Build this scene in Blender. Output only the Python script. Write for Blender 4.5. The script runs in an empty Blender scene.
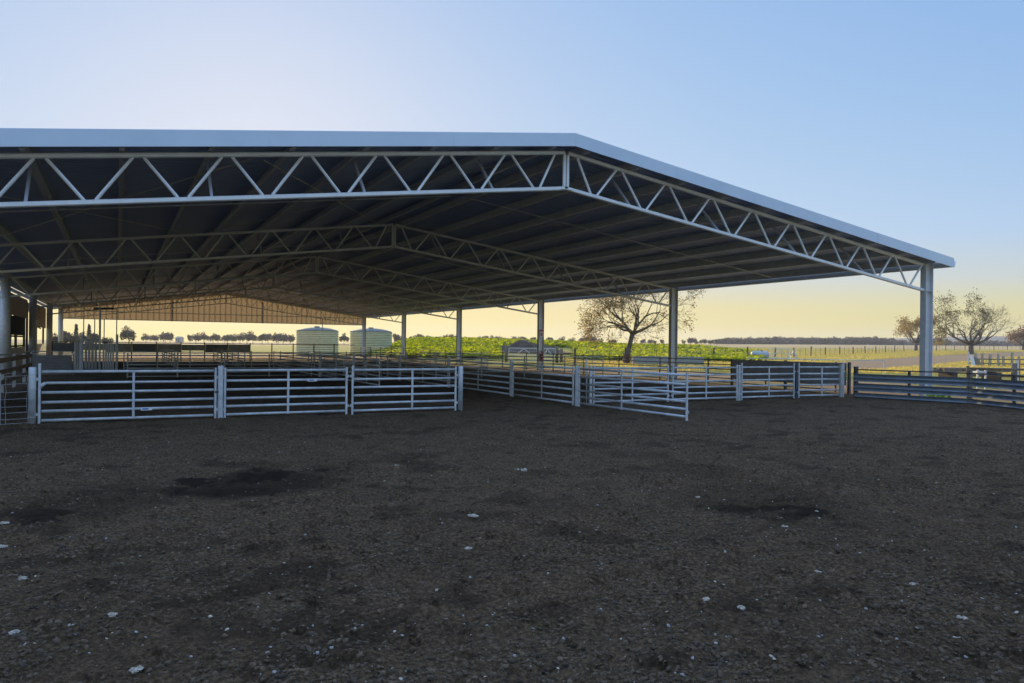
import bpy, math, random
import numpy as np
from mathutils import Vector, Matrix

# ------------------------------------------------------------------ frame of reference
# x = across the shed (towards its right eave), y = along its ridge (away from the camera), z = up
FPX, YAW, HOR, ROLL, EYE = 746.6, 0.4871, 344.8, 0.0114, 1.5
CA, SA = math.cos(YAW), math.sin(YAW)
rnd = random.Random(7)
scene = bpy.context.scene
COL = scene.collection

def W(px, Z):                      # plan position at depth Z in the direction seen at column px
    X = (px - 512) / FPX * Z
    return (X * CA + Z * SA, -X * SA + Z * CA)
def S(px, t):                      # across-position on the line y = t
    u = (px - 512) / FPX
    return t * (u * CA + SA) / (CA - u * SA)
def T(px, s):                      # along-position on the line x = s
    u = (px - 512) / FPX
    return s * (CA - u * SA) / (u * CA + SA)

def sstep(a, b, x):
    k = np.clip((x - a) / (b - a), 0, 1)
    return k * k * (3 - 2 * k)

# ------------------------------------------------------------------ noise
def _hash(ix, iy, seed):
    h = (ix.astype(np.int64) * 374761393 + iy.astype(np.int64) * 668265263 + seed * 1442695041) & 0xffffffff
    h = ((h ^ (h >> 13)) * 1274126177) & 0xffffffff
    return ((h ^ (h >> 16)) & 0xffffff) / float(0xffffff)
def vnoise(x, y, seed=0):
    ix, iy = np.floor(x), np.floor(y)
    fx, fy = x - ix, y - iy
    fx = fx * fx * (3 - 2 * fx); fy = fy * fy * (3 - 2 * fy)
    a = _hash(ix, iy, seed); b = _hash(ix + 1, iy, seed); c = _hash(ix, iy + 1, seed); d = _hash(ix + 1, iy + 1, seed)
    return (a * (1 - fx) + b * fx) * (1 - fy) + (c * (1 - fx) + d * fx) * fy
def fbm(x, y, seed=0, n=4):
    v = 0; a = .5
    for i in range(n):
        v = v + a * vnoise(x * 2 ** i + 17.3 * i, y * 2 ** i - 9.1 * i, seed + i); a *= .5
    return v / (1 - .5 ** n)

# ------------------------------------------------------------------ terrain
def terrain(x, y):
    x = np.asarray(x, float); y = np.asarray(y, float)
    X = x * CA - y * SA; Z = x * SA + y * CA
    r = np.hypot(X, Z); az = np.arctan2(X, Z)
    g = .0032 + .0062 * sstep(-.45, .45, az)
    front = 1 - sstep(.9, 1.5, np.abs(az))
    h = g * (np.clip(r, 60, 450) - 60) * front
    pxa = az
    amp = (1.75 - .75 * sstep(-.08, .2, pxa)) * sstep(-.20, -.12, pxa) * (1 - sstep(.22, .36, pxa))
    h = h + amp * np.exp(-((r - 106) / 25) ** 2) * (1 + .25 * (fbm(x / 14, y / 14, 5, 2) - .5))
    # low broken ground left of the shed, seen under the eave
    h = h + .7 * np.exp(-((r - 105) / 14) ** 2) * (1 - sstep(-.60, -.54, az)) * sstep(-.9, -.7, az)
    return h
def gz(x, y): return float(terrain(np.array([x]), np.array([y]))[0])

# ------------------------------------------------------------------ mesh building
class MB:
    def __init__(s): s.v = []; s.f = []; s.tint = None
    def add(s, vs, fs):
        o = len(s.v); s.v += [tuple(a) for a in vs]; s.f += [tuple(i + o for i in f) for f in fs]; return s
    def box(s, c, d, rz=0):
        x, y, z = d[0] / 2, d[1] / 2, d[2] / 2; cr, sr = math.cos(rz), math.sin(rz)
        vs = []
        for sx, sy, sz in ((-1,-1,-1),(1,-1,-1),(1,1,-1),(-1,1,-1),(-1,-1,1),(1,-1,1),(1,1,1),(-1,1,1)):
            a, b = sx * x, sy * y
            vs.append((c[0] + a * cr - b * sr, c[1] + a * sr + b * cr, c[2] + sz * z))
        return s.add(vs, [(0,3,2,1),(4,5,6,7),(0,1,5,4),(1,2,6,5),(2,3,7,6),(3,0,4,7)])
    def frame(s, p, q, up=(0,0,1)):
        p, q = Vector(p), Vector(q); d = (q - p).normalized(); u = Vector(up)
        if abs(d.dot(u)) > .98: u = Vector((0, 1, 0)) if abs(d.y) < .9 else Vector((1, 0, 0))
        a = d.cross(u).normalized(); b = a.cross(d).normalized()
        return p, q, d, a, b
    def bar(s, p, q, w, h, up=(0,0,1)):       # rectangular bar, w sideways, h upwards
        p, q, d, a, b = s.frame(p, q, up)
        vs = [e + a * (i * w / 2) + b * (j * h / 2) for e in (p, q) for i, j in ((-1,-1),(1,-1),(1,1),(-1,1))]
        return s.add(vs, [(0,1,2,3),(7,6,5,4),(0,4,5,1),(1,5,6,2),(2,6,7,3),(3,7,4,0)])
    def rhs(s, p, q, w, h, c=.2, up=(0,0,1)):  # tube section with rounded corners
        p, q, d, a, b = s.frame(p, q, up); k = c * min(w, h)
        pr = [(-w/2+k,-h/2),(w/2-k,-h/2),(w/2,-h/2+k),(w/2,h/2-k),(w/2-k,h/2),(-w/2+k,h/2),(-w/2,h/2-k),(-w/2,-h/2+k)]
        vs = [e + a * i + b * j for e in (p, q) for i, j in pr]
        return s.add(vs, [tuple(range(7,-1,-1)), tuple(range(8,16))] + [(i,(i+1)%8,8+(i+1)%8,8+i) for i in range(8)])
    def tube(s, p, q, r, n=8, r2=None, cap=True):
        r2 = r if r2 is None else r2
        p, q, d, a, b = s.frame(p, q)
        vs = [e + a * (math.cos(k * 2 * math.pi / n) * R) + b * (math.sin(k * 2 * math.pi / n) * R) for e, R in ((p, r), (q, r2)) for k in range(n)]
        fs = [(i, (i + 1) % n, n + (i + 1) % n, n + i) for i in range(n)]
        if cap: fs += [tuple(range(n - 1, -1, -1)), tuple(range(n, 2 * n))]
        return s.add(vs, fs)
    def path(s, pts, rad, n=6):                # one continuous tapered tube along points
        pts = [Vector(p) for p in pts]; rings = []
        a = None
        for i, p in enumerate(pts):
            d = (pts[min(i + 1, len(pts) - 1)] - pts[max(i - 1, 0)]).normalized()
            if a is None:
                u = Vector((0, 0, 1)) if abs(d.z) < .9 else Vector((1, 0, 0)); a = d.cross(u).normalized()
            else: a = (a - d * a.dot(d)).normalized()
            b = d.cross(a); R = rad[i]
            rings.append([p + a * (math.cos(k * 6.28318 / n) * R) + b * (math.sin(k * 6.28318 / n) * R) for k in range(n)])
        vs = [v for r in rings for v in r]; m = len(rings)
        fs = [(i * n + k, i * n + (k + 1) % n, (i + 1) * n + (k + 1) % n, (i + 1) * n + k) for i in range(m - 1) for k in range(n)]
        fs += [tuple(range(n - 1, -1, -1)), tuple(range((m - 1) * n, m * n))]
        return s.add(vs, fs)
    def lathe(s, c, prof, n=32):               # prof: list of (radius, z)
        vs = [(c[0] + r * math.cos(k * 2 * math.pi / n), c[1] + r * math.sin(k * 2 * math.pi / n), c[2] + z) for r, z in prof for k in range(n)]
        m = len(prof)
        fs = [(i * n + k, i * n + (k + 1) % n, (i + 1) * n + (k + 1) % n, (i + 1) * n + k) for i in range(m - 1) for k in range(n)]
        fs += [tuple(range(n - 1, -1, -1)), tuple(range((m - 1) * n, m * n))]
        return s.add(vs, fs)
    def extrude(s, prof, p, q, side, up=(0,0,1)):   # open or closed thin profile swept p->q ; prof in (side, up)
        p, q, side, up = Vector(p), Vector(q), Vector(side), Vector(up); n = len(prof)
        vs = [e + side * a + up * b for e in (p, q) for a, b in prof]
        return s.add(vs, [(i, (i + 1) % n, n + (i + 1) % n, n + i) for i in range(n)] + [tuple(range(n - 1, -1, -1)), tuple(range(n, 2 * n))])
    def build(s, name, mat, parent=None, smooth=False, loc=None, world=None):
        me = bpy.data.meshes.new(name); me.from_pydata(s.v, [], s.f)
        if smooth: me.polygons.foreach_set('use_smooth', [True] * len(s.f))
        if s.tint is not None:
            at = me.attributes.new('tint', 'FLOAT', 'FACE'); at.data.foreach_set('value', s.tint)
        me.materials.append(mat); me.update()
        o = bpy.data.objects.new(name, me); COL.objects.link(o)
        if parent is not None: o.parent = parent
        if loc is not None: o.location = loc
        return o

def npmesh(name, verts, quads, mat, parent=None, tint=None, smooth=False, k=4):
    me = bpy.data.meshes.new(name); nv, nf = len(verts), len(quads)
    me.vertices.add(nv); me.vertices.foreach_set('co', np.asarray(verts, np.float32).ravel())
    me.loops.add(nf * k); me.loops.foreach_set('vertex_index', np.asarray(quads, np.int32).ravel())
    me.polygons.add(nf); me.polygons.foreach_set('loop_start', np.arange(0, nf * k, k, dtype=np.int32))
    me.polygons.foreach_set('loop_total', np.full(nf, k, np.int32))
    if smooth: me.polygons.foreach_set('use_smooth', np.ones(nf, bool))
    me.update(calc_edges=True)
    if tint is not None:
        at = me.attributes.new('tint', 'FLOAT', 'FACE'); at.data.foreach_set('value', np.asarray(tint, np.float32))
    me.materials.append(mat)
    o = bpy.data.objects.new(name, me); COL.objects.link(o)
    if parent is not None: o.parent = parent
    return o

def tag(o, label=None, cat=None, group=None, kind=None):
    if label: o['label'] = label
    if cat: o['category'] = cat
    if group: o['group'] = group
    if kind: o['kind'] = kind
    return o
def thing(name, label, cat, loc=(0, 0, 0), rz=0, group=None):
    o = bpy.data.objects.new(name, None); COL.objects.link(o); o.empty_display_size = .2
    o.location = loc; o.rotation_euler = (0, 0, rz)
    return tag(o, label, cat, group)
def copy_tree(o, parent=None):
    c = o.copy(); COL.objects.link(c)
    if parent is not None: c.parent = parent
    for ch in list(o.children): copy_tree(ch, c)
    return c

# ------------------------------------------------------------------ materials
def new_mat(name):
    m = bpy.data.materials.new(name); m.use_nodes = True; nt = m.node_tree
    return m, nt, nt.nodes['Principled BSDF']
def N(nt, typ, **kw):
    n = nt.nodes.new(typ)
    for k, v in kw.items():
        if k in n.inputs: n.inputs[k].default_value = v
        else: setattr(n, k, v)
    return n
def L(nt, a, b): nt.links.new(a, b)
def rgba(c): return (c[0], c[1], c[2], 1)
def ramp(nt, fac, stops):
    r = nt.nodes.new('ShaderNodeValToRGB'); cr = r.color_ramp
    while len(cr.elements) < len(stops): cr.elements.new(.5)
    for e, (p, c) in zip(cr.elements, stops): e.position = p; e.color = rgba(c) if len(c) == 3 else c
    L(nt, fac, r.inputs[0]); return r.outputs[0]
def surf(name, c1, c2, scale=4, metallic=0, rough=.6, bump=.0, bscale=40, rvar=.15, stretch=(1, 1, 1), detail=6, spec=.5):
    m, nt, b = new_mat(name)
    tc = N(nt, 'ShaderNodeTexCoord'); mp = N(nt, 'ShaderNodeMapping'); mp.inputs['Scale'].default_value = stretch
    L(nt, tc.outputs['Object'], mp.inputs[0])
    n1 = N(nt, 'ShaderNodeTexNoise', Scale=scale, Detail=detail, Roughness=.65); L(nt, mp.outputs[0], n1.inputs['Vector'])
    L(nt, ramp(nt, n1.outputs[0], [(.3, c1), (.7, c2)]), b.inputs['Base Color'])
    b.inputs['Metallic'].default_value = metallic
    b.inputs['Specular IOR Level'].default_value = spec
    n2 = N(nt, 'ShaderNodeTexNoise', Scale=bscale, Detail=5); L(nt, mp.outputs[0], n2.inputs['Vector'])
    mr = N(nt, 'ShaderNodeMapRange'); mr.inputs['To Min'].default_value = rough - rvar; mr.inputs['To Max'].default_value = rough + rvar
    L(nt, n2.outputs[0], mr.inputs[0]); L(nt, mr.outputs[0], b.inputs['Roughness'])
    if bump:
        bp = N(nt, 'ShaderNodeBump', Strength=bump, Distance=.02); L(nt, n2.outputs[0], bp.inputs['Height']); L(nt, bp.outputs[0], b.inputs['Normal'])
    return m
GALV = surf('galvanised_steel', (.40, .43, .445), (.77, .80, .81), 3.5, .25, .48, .05, 60)
GALV_OLD = surf('weathered_galvanised_steel', (.40, .40, .39), (.60, .60, .58), 5, .25, .55, .08, 50)
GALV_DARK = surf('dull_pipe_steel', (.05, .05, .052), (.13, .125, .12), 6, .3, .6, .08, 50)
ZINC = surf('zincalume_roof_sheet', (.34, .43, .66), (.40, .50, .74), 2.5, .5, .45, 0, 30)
CLAD = surf('gable_sheeting', (.52, .44, .32), (.62, .53, .39), 1.5, .1, .5, 0, 30)
CLAD_BROWN = surf('brown_wall_sheeting', (.30, .20, .14), (.38, .27, .19), 1.5, .1, .5, 0, 30)
FASCIA = surf('painted_barge_flashing', (.60, .71, .83), (.68, .79, .90), 1.2, .1, .45, 0, 30)
STEEL = surf('galvanised_truss_steel', (.70, .74, .76), (.84, .87, .88), 5, .25, .45, .03, 40)
PURLIN = surf('galvanised_purlin_steel', (.46, .50, .58), (.60, .64, .72), 3, .25, .45, .0, 40)
LCOL = surf('speckled_pale_pipe', (.62, .63, .62), (.82, .82, .80), 9, .1, .5, .05, 30)
COLUMN = surf('galvanised_column_steel', (.52, .55, .57), (.68, .70, .72), 5, .25, .5, .06, 35)
WOOD = surf('weathered_timber', (.12, .09, .06), (.28, .22, .16), 9, 0, .8, .4, 30, stretch=(1, 1, .2))
WOOD_DARK = surf('dark_timber', (.05, .04, .035), (.13, .10, .08), 9, 0, .85, .4, 30, stretch=(1, 1, .2))
WHITEPAINT = surf('chalky_white_paint', (.60, .59, .56), (.78, .77, .74), 8, 0, .6, .1, 40)
WOOD_PALE = surf('pale_grey_timber', (.30, .25, .18), (.52, .45, .35), 9, 0, .8, .4, 30, stretch=(1, 1, .2))
REDPAINT = surf('red_paint', (.45, .03, .03), (.58, .05, .04), 8, 0, .4, 0, 40)
BLACKRUB = surf('black_rubber', (.012, .012, .012), (.03, .03, .03), 10, 0, .6, 0, 40)
SHADE = surf('black_shade_cloth', (.010, .011, .016), (.022, .023, .03), 3, 0, .9, .2, 90)
SHEET_DARK = surf('dark_sheet_iron', (.30, .31, .325), (.46, .47, .48), 3, .3, .6, .05, 40)
CONC = surf('pale_concrete', (.26, .25, .23), (.38, .36, .33), 5, 0, .85, .2, 40)
TANK = surf('pale_green_tank_steel', (.58, .53, .30), (.70, .64, .37), 1.5, .1, .5, 0, 30)
TANKROOF = surf('tank_roof_steel', (.17, .17, .14), (.24, .24, .20), 2, 0, .85, 0, 30)
PLASTIC = surf('pale_grey_plastic', (.40, .40, .39), (.5, .5, .48), 3, 0, .5, .05, 20)
BARK = surf('tree_bark', (.06, .045, .032), (.17, .125, .085), 6, 0, .9, .8, 18, stretch=(1, 1, .3))
TAG = surf('white_plate', (.72, .73, .75), (.82, .83, .84), 20, 0, .4, 0, 40)
TAGBLUE = surf('blue_print', (.05, .15, .45), (.06, .18, .5), 20, 0, .4, 0, 40)
WOOL = surf('dirty_wool', (.34, .285, .215), (.66, .575, .46), 30, 0, .9, .6, 60)
STONE = surf('pale_pebble', (.22, .20, .18), (.42, .40, .37), 20, 0, .85, .3, 60)
CLOD = surf('manure_clod', (.025, .017, .0105), (.20, .132, .076), 8, 0, .95, .6, 60)
HEAP = surf('heaped_soil', (.05, .034, .02), (.11, .075, .043), 1.2, 0, .95, .8, 5)

def leaf_mat(name, c1, c2, c3, trans=.45):
    m, nt, b = new_mat(name)
    at = N(nt, 'ShaderNodeAttribute'); at.attribute_name = 'tint'
    col = ramp(nt, at.outputs['Fac'], [(0, c1), (.5, c2), (1, c3)])
    L(nt, col, b.inputs['Base Color']); b.inputs['Roughness'].default_value = .6; b.inputs['Specular IOR Level'].default_value = .3
    tr = N(nt, 'ShaderNodeBsdfTranslucent'); hs = N(nt, 'ShaderNodeHueSaturation', Saturation=1.1, Value=2.1); L(nt, col, hs.inputs['Color']); L(nt, hs.outputs[0], tr.inputs[0])
    mx = N(nt, 'ShaderNodeMixShader'); mx.inputs[0].default_value = trans
    L(nt, b.outputs[0], mx.inputs[1]); L(nt, tr.outputs[0], mx.inputs[2])
    L(nt, mx.outputs[0], nt.nodes['Material Output'].inputs['Surface']); return m
def translucent_sheet(name, c, t):
    m = surf(name, tuple(x * .9 for x in c), c, 1.5, 0, .5, 0, 30); nt = m.node_tree; b = nt.nodes['Principled BSDF']
    tr = N(nt, 'ShaderNodeBsdfTranslucent'); tr.inputs[0].default_value = rgba(c); mx = N(nt, 'ShaderNodeMixShader'); mx.inputs[0].default_value = t
    L(nt, b.outputs[0], mx.inputs[1]); L(nt, tr.outputs[0], mx.inputs[2]); L(nt, mx.outputs[0], nt.nodes['Material Output'].inputs['Surface']); return m
FIBRE = translucent_sheet('fibreglass_gable_sheet', (.60, .49, .34), .19)
def add_laps(m, pitch):
    nt = m.node_tree; tc = N(nt, 'ShaderNodeTexCoord'); sx = N(nt, 'ShaderNodeSeparateXYZ'); L(nt, tc.outputs['Object'], sx.inputs[0])
    fr = N(nt, 'ShaderNodeMath', operation='PINGPONG'); fr.inputs[1].default_value = pitch / 2; L(nt, sx.outputs[0], fr.inputs[0])
    dv_ = N(nt, 'ShaderNodeMath', operation='DIVIDE'); dv_.inputs[1].default_value = pitch / 2; L(nt, fr.outputs[0], dv_.inputs[0])
    c = ramp(nt, dv_.outputs[0], [(.0, (.30, .235, .155)), (.24, (.33, .26, .17)), (.36, (.62, .51, .36)), (1, (.56, .46, .32))])
    for n in nt.nodes:
        if n.type == 'BSDF_TRANSLUCENT': L(nt, c, n.inputs[0])
add_laps(FIBRE, .47)
FIBRE_BROWN = translucent_sheet('brown_translucent_sheet', (.40, .27, .19), .35)
LEAF_CROP = leaf_mat('crop_leaf', (.06, .095, .016), (.19, .215, .024), (.34, .33, .035), .62)
LEAF_GRASS = leaf_mat('paddock_grass', (.32, .265, .085), (.39, .315, .10), (.45, .36, .13), .6)
LEAF_GOLD = leaf_mat('autumn_leaf', (.12, .078, .028), (.21, .135, .042), (.30, .2, .07), .45)
LEAF_OLIVE = leaf_mat('olive_leaf', (.055, .05, .02), (.10, .085, .03), (.17, .13, .05), .4)
LEAF_GUM = leaf_mat('gum_leaf', (.045, .042, .03), (.075, .068, .045), (.12, .10, .065), .3)
LEAF_YELLOW = leaf_mat('yellow_leaf', (.16, .11, .04), (.25, .18, .06), (.34, .26, .10), .45)
LEAF_RUST = leaf_mat('rust_leaf', (.11, .07, .04), (.17, .11, .06), (.24, .17, .09), .4)
LEAF_WEED = leaf_mat('weed_leaf', (.10, .18, .02), (.16, .26, .03), (.24, .34, .05), .5)

# ------------------------------------------------------------------ setting: ground
def ground_material():
    m, nt, b = new_mat('ground_surface')
    tc = N(nt, 'ShaderNodeTexCoord')
    z = N(nt, 'ShaderNodeAttribute'); z.attribute_name = 'zone'
    sep = N(nt, 'ShaderNodeSeparateColor'); L(nt, z.outputs['Color'], sep.inputs[0])
    dm = N(nt, 'ShaderNodeAttribute'); dm.attribute_name = 'damp'
    def noise(sc, det=6, ro=.65):
        n = N(nt, 'ShaderNodeTexNoise', Scale=sc, Detail=det, Roughness=ro); L(nt, tc.outputs['Object'], n.inputs['Vector']); return n.outputs[0]
    def mix(f, a, c):
        n = N(nt, 'ShaderNodeMix', data_type='RGBA'); L(nt, f, n.inputs[0])
        for i, v in ((6, a), (7, c)):
            if isinstance(v, tuple): n.inputs[i].default_value = rgba(v)
            else: L(nt, v, n.inputs[i])
        return n.outputs[2]
    nf = noise(34, 8, .75); nm = noise(3.2, 6); nl = noise(.35, 5)
    soil = ramp(nt, nf, [(.38, (.024, .016, .010)), (.5, (.14, .090, .051)), (.62, (.34, .22, .125))])
    soil2 = ramp(nt, nm, [(.34, (.075, .050, .029)), (.66, (.25, .163, .092))])
    soil = mix(ramp(nt, nl, [(.35, (.15,) * 3), (.65, (.5,) * 3)]), soil, soil2)
    soil = mix(dm.outputs['Fac'], soil, (.034, .023, .015))
    dirt = ramp(nt, nm, [(.3, (.28, .18, .10)), (.7, (.50, .335, .185))])
    grass = ramp(nt, noise(.9, 8, .7), [(.3, (.20, .18, .035)), (.5, (.34, .29, .06)), (.7, (.46, .37, .11))])
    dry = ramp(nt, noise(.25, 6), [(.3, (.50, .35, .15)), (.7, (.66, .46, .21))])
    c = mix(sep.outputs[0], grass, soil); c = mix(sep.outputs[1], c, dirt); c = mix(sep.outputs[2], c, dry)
    L(nt, c, b.inputs['Base Color'])
    b.inputs['Roughness'].default_value = .95; b.inputs['Specular IOR Level'].default_value = .06
    nb = noise(16, 9, .78)
    bp = N(nt, 'ShaderNodeBump', Strength=1.0, Distance=.06); L(nt, nb, bp.inputs['Height'])
    bp2 = N(nt, 'ShaderNodeBump', Strength=.9, Distance=.02); L(nt, noise(75, 6, .8), bp2.inputs['Height']); L(nt, bp.outputs[0], bp2.inputs['Normal'])
    L(nt, bp2.outputs[0], b.inputs['Normal'])
    return m
GROUND = ground_material()

def soil_relief(x, y):
    h = .034 * (fbm(x / 1.6, y / 1.6, 11, 3) - .5) + .040 * (fbm(x / .34, y / .34, 21, 3) - .5)
    c = vnoise(x / .13, y / .13, 31); h = h + .045 * np.clip(c - .5, 0, 1) + .042 * (fbm(x / .09, y / .09, 41, 3) - .5)
    for cell, sd in ((.24, 301), (.37, 302)):          # hoof prints
        gx, gy = np.floor(x / cell), np.floor(y / cell)
        cx, cy = (gx + .25 + .5 * _hash(gx, gy, sd)) * cell, (gy + .25 + .5 * _hash(gx, gy, sd + 7)) * cell
        on = _hash(gx, gy, sd + 13) < .55; an = 6.28 * _hash(gx, gy, sd + 17)
        u = (x - cx) * np.cos(an) + (y - cy) * np.sin(an); v = -(x - cx) * np.sin(an) + (y - cy) * np.cos(an)
        d = np.hypot(u / .052, v / .036)
        h = h + on * (-.030 * (1 - sstep(.3, 1.05, d)) + .012 * np.exp(-((d - 1.35) / .28) ** 2))
    return h
def stains(x, y):                    # damp patches with shapes of their own
    d = np.zeros_like(x); w = 1.1 * (fbm(x / .35, y / .35, 77, 5) - .5)
    for px, py, a, bb, k in ((252, 484, 1.05, .42, 1), (110, 497, .8, .5, .55), (330, 470, .5, .25, .5), (262, 549, .16, .08, .6), (318, 541, .14, .07, .7),
                             (590, 445, .5, .2, .5), (770, 500, .9, .5, .45), (700, 470, .6, .3, .4), (560, 505, .5, .15, .3), (860, 480, .7, .25, .3), (476, 602, .10, .07, .7), (640, 455, .5, .2, .4), (225, 572, .2, .06, .35)):
        u = (px - 512); hor = HOR + u * ROLL; Z = FPX * EYE / (py - hor)
        cx, cy = W(px, Z)
        ux = (x - cx) * CA - (y - cy) * SA; uz = (x - cx) * SA + (y - cy) * CA
        q = np.hypot(ux / a, uz / (bb * 2.2)) + w
        d = np.maximum(d, .8 * k * (1 - sstep(.5, 1.25, q)))
    m = fbm(x / 1.1, y / .8, 91, 4)
    q = fbm(x / .55, y / .40, 131, 3)
    return np.clip(d + .15 * sstep(.52, .75, m) + .45 * sstep(.62, .70, q), 0, 1)

def in_track(x, y):                  # the dirt track bending away to the right
    pts = [W(760, 52), W(830, 58), W(900, 74), W(960, 100), W(1030, 140), W(1150, 220)]
    wd = [3.5, 3.8, 4.2, 4.6, 5, 6]
    d = np.full_like(x, 1e9)
    for i in range(len(pts) - 1):
        (ax, ay), (bx, by) = pts[i], pts[i + 1]; ex, ey = bx - ax, by - ay
        k = np.clip(((x - ax) * ex + (y - ay) * ey) / (ex * ex + ey * ey), 0, 1)
        d = np.minimum(d, np.hypot(x - ax - ex * k, y - ay - ey * k) / (wd[i] + (wd[i + 1] - wd[i]) * k))
    return d

def build_ground():
    rr = [0.0, .7, 1.4, 2.0]
    while rr[-1] < 14: rr.append(rr[-1] * 1.0048)
    while rr[-1] < 32: rr.append(rr[-1] * 1.008)
    while rr[-1] < 1500: rr.append(rr[-1] * 1.02)
    rr = np.array(rr)
    th = np.concatenate([np.linspace(-.68, .68, 860, endpoint=False), np.linspace(.68, 2 * math.pi - .68, 110, endpoint=False)])
    R, TH = np.meshgrid(rr, th, indexing='ij')
    X = R * np.sin(TH); Z = R * np.cos(TH)
    x = (X * CA + Z * SA).ravel(); y = (-X * SA + Z * CA).ravel()
    r = R.ravel(); az = np.arctan2(X, Z).ravel()
    h = terrain(x, y)
    near = 1 - sstep(22, 36, r)
    edge = 1.2 * (fbm(x / 3, y / 3, 3, 3) - .5) * 2
    soil = (1 - sstep(21.2, 22.6, x + edge * .6)) * (1 - sstep(77, 80, y + edge)) * sstep(-16, -13, x + edge)
    soil = np.maximum(soil, (1 - sstep(7, 9, y + edge * .3)) * (1 - sstep(19, 30, x)))
    tr = in_track(x, y)
    dirt = (1 - sstep(.85, 1.15, tr + .12 * edge))
    apron = sstep(20.5, 22.5, x + edge * .6) * (1 - sstep(29, 33, x + edge * 1.5)) * (1 - sstep(40, 46, y + edge * 2)) * (1 - sstep(.2, .5, 0 * x))
    dirt = np.maximum(dirt, apron * (.55 + .45 * sstep(.4, .6, fbm(x / 2.5, y / 2.5, 61, 3))))
    dirt = np.maximum(dirt, .8 * (1 - soil) * sstep(76, 80, y) * (1 - sstep(90, 105, y)) * (1 - sstep(20, 26, x)))
    dirt = np.maximum(dirt, sstep(59, 63, y + edge) * (1 - sstep(79, 82, y)) * sstep(-6, -4, x) * (1 - sstep(22, 24, x))); soil = soil * (1 - sstep(59, 63, y + edge))  # pale dirt put under the rear bay to bounce sunlight up into the roof
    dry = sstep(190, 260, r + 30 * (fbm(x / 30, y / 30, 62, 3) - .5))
    h = h + soil_relief(x, y) * near * np.maximum(soil, .4)
    damp = stains(x, y) * soil
    nr, nt_ = len(rr), len(th)
    idx = np.arange(nr * nt_).reshape(nr, nt_)
    a = idx[:-1, :]; b = np.roll(a, -1, 1); c = idx[1:, :]; d = np.roll(c, -1, 1)
    q = np.stack([a, c, d, b], -1).reshape(-1, 4)
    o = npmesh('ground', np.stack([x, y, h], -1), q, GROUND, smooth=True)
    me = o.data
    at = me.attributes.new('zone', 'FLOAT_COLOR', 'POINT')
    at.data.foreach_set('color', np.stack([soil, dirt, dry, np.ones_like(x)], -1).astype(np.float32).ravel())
    at = me.attributes.new('damp', 'FLOAT', 'POINT'); at.data.foreach_set('value', damp.astype(np.float32))
    # winding check: normals up
    if me.polygons[len(me.polygons) // 2].normal.z < 0: me.flip_normals()
    tag(o, kind='structure')
build_ground()

def build_hills():                   # low far ridge on the right
    n = 60; mb = MB()
    az = np.linspace(.36, .95, n); hh = 17 * (.35 + .65 * np.sin(np.linspace(.2, 2.7, n))) + 3 * fbm(az * 14, az * 0, 8, 3)
    rows = []
    for rr_, k in ((1120, 0), (1180, .6), (1250, 1), (1340, .7), (1440, 0)):
        rows.append([(rr_ * math.sin(a) * CA + rr_ * math.cos(a) * SA, -rr_ * math.sin(a) * SA + rr_ * math.cos(a) * CA, 3 + h_ * k - (6 if k == 0 else 0)) for a, h_ in zip(az, hh)])
    vs = [v for r_ in rows for v in r_]
    fs = [(i * n + j, i * n + j + 1, (i + 1) * n + j + 1, (i + 1) * n + j) for i in range(4) for j in range(n - 1)]
    mb.add(vs, fs); tag(mb.build('hills', surf('far_hill', (.07, .075, .05), (.12, .11, .075), .02, 0, .95), smooth=True), kind='structure')
build_hills()

# ------------------------------------------------------------------ the shed
SR, SL, T1, BAY = 22.34, -4.24, 14.55, 12.0
SM = (SR + SL) / 2; ZE, ZA, DA, DE = 4.16, 5.96, .867, .84
HALF = SR - SM; SLOPE = (ZA - ZE) / HALF
TF, TB = T1 - .36, T1 + 5 * BAY + .45
EAVE = .72
shed = thing('open_sided_shed', 'long open-sided steel shed with pitched roof on lattice trusses over the yards', 'shed', (SM, T1, 0))
SHO = Vector((SM, T1, 0))
def P(s, t, z): return Vector((s, t, z)) - SHO        # shed-local
def rz(s): return ZA - abs(s - SM) * SLOPE            # truss top line
def column(s, t):
    if s < SM:
        c = MB().lathe(P(s, t, 0), [(.19, 0), (.19, ZE - .03), (.02, ZE - .03)], 28).build('column', LCOL, shed, smooth=False)
        for i, p in enumerate(c.data.polygons): p.use_smooth = abs(p.normal.z) < .5
        MB().lathe(P(s, t, 0), [(.27, 0), (.27, .02), (.2, .021)], 24).build('base_plate', GALV_OLD, c)
        MB().lathe(P(s, t, ZE - DE - .05), [(.192, 0), (.215, .005), (.215, .055), (.192, .06)], 28).build('collar', COLUMN, c)
        return
    mb = MB(); top = ZE + .02; d, w, tf, tw = .36, .19, .014, .010
    for k in (-1, 1): mb.box(P(s + k * (d / 2 - tf / 2), t, top / 2), (tf, w, top))
    mb.box(P(s, t, top / 2), (d - 2 * tf, tw, top))
    c = mb.build('column', COLUMN, shed)
    MB().box(P(s, t, .012), (.5, .32, .022)).build('base_plate', GALV_OLD, c)
    sg = 1 if s > SM else -1
    g = MB()
    for k in (-1, 1): g.box(P(s, t + k * (w / 4 + .006), ZE - DE), (d - 2 * tf - .004, w / 2 - .014, .012))
    g.build('stiffener', COLUMN, c)
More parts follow.
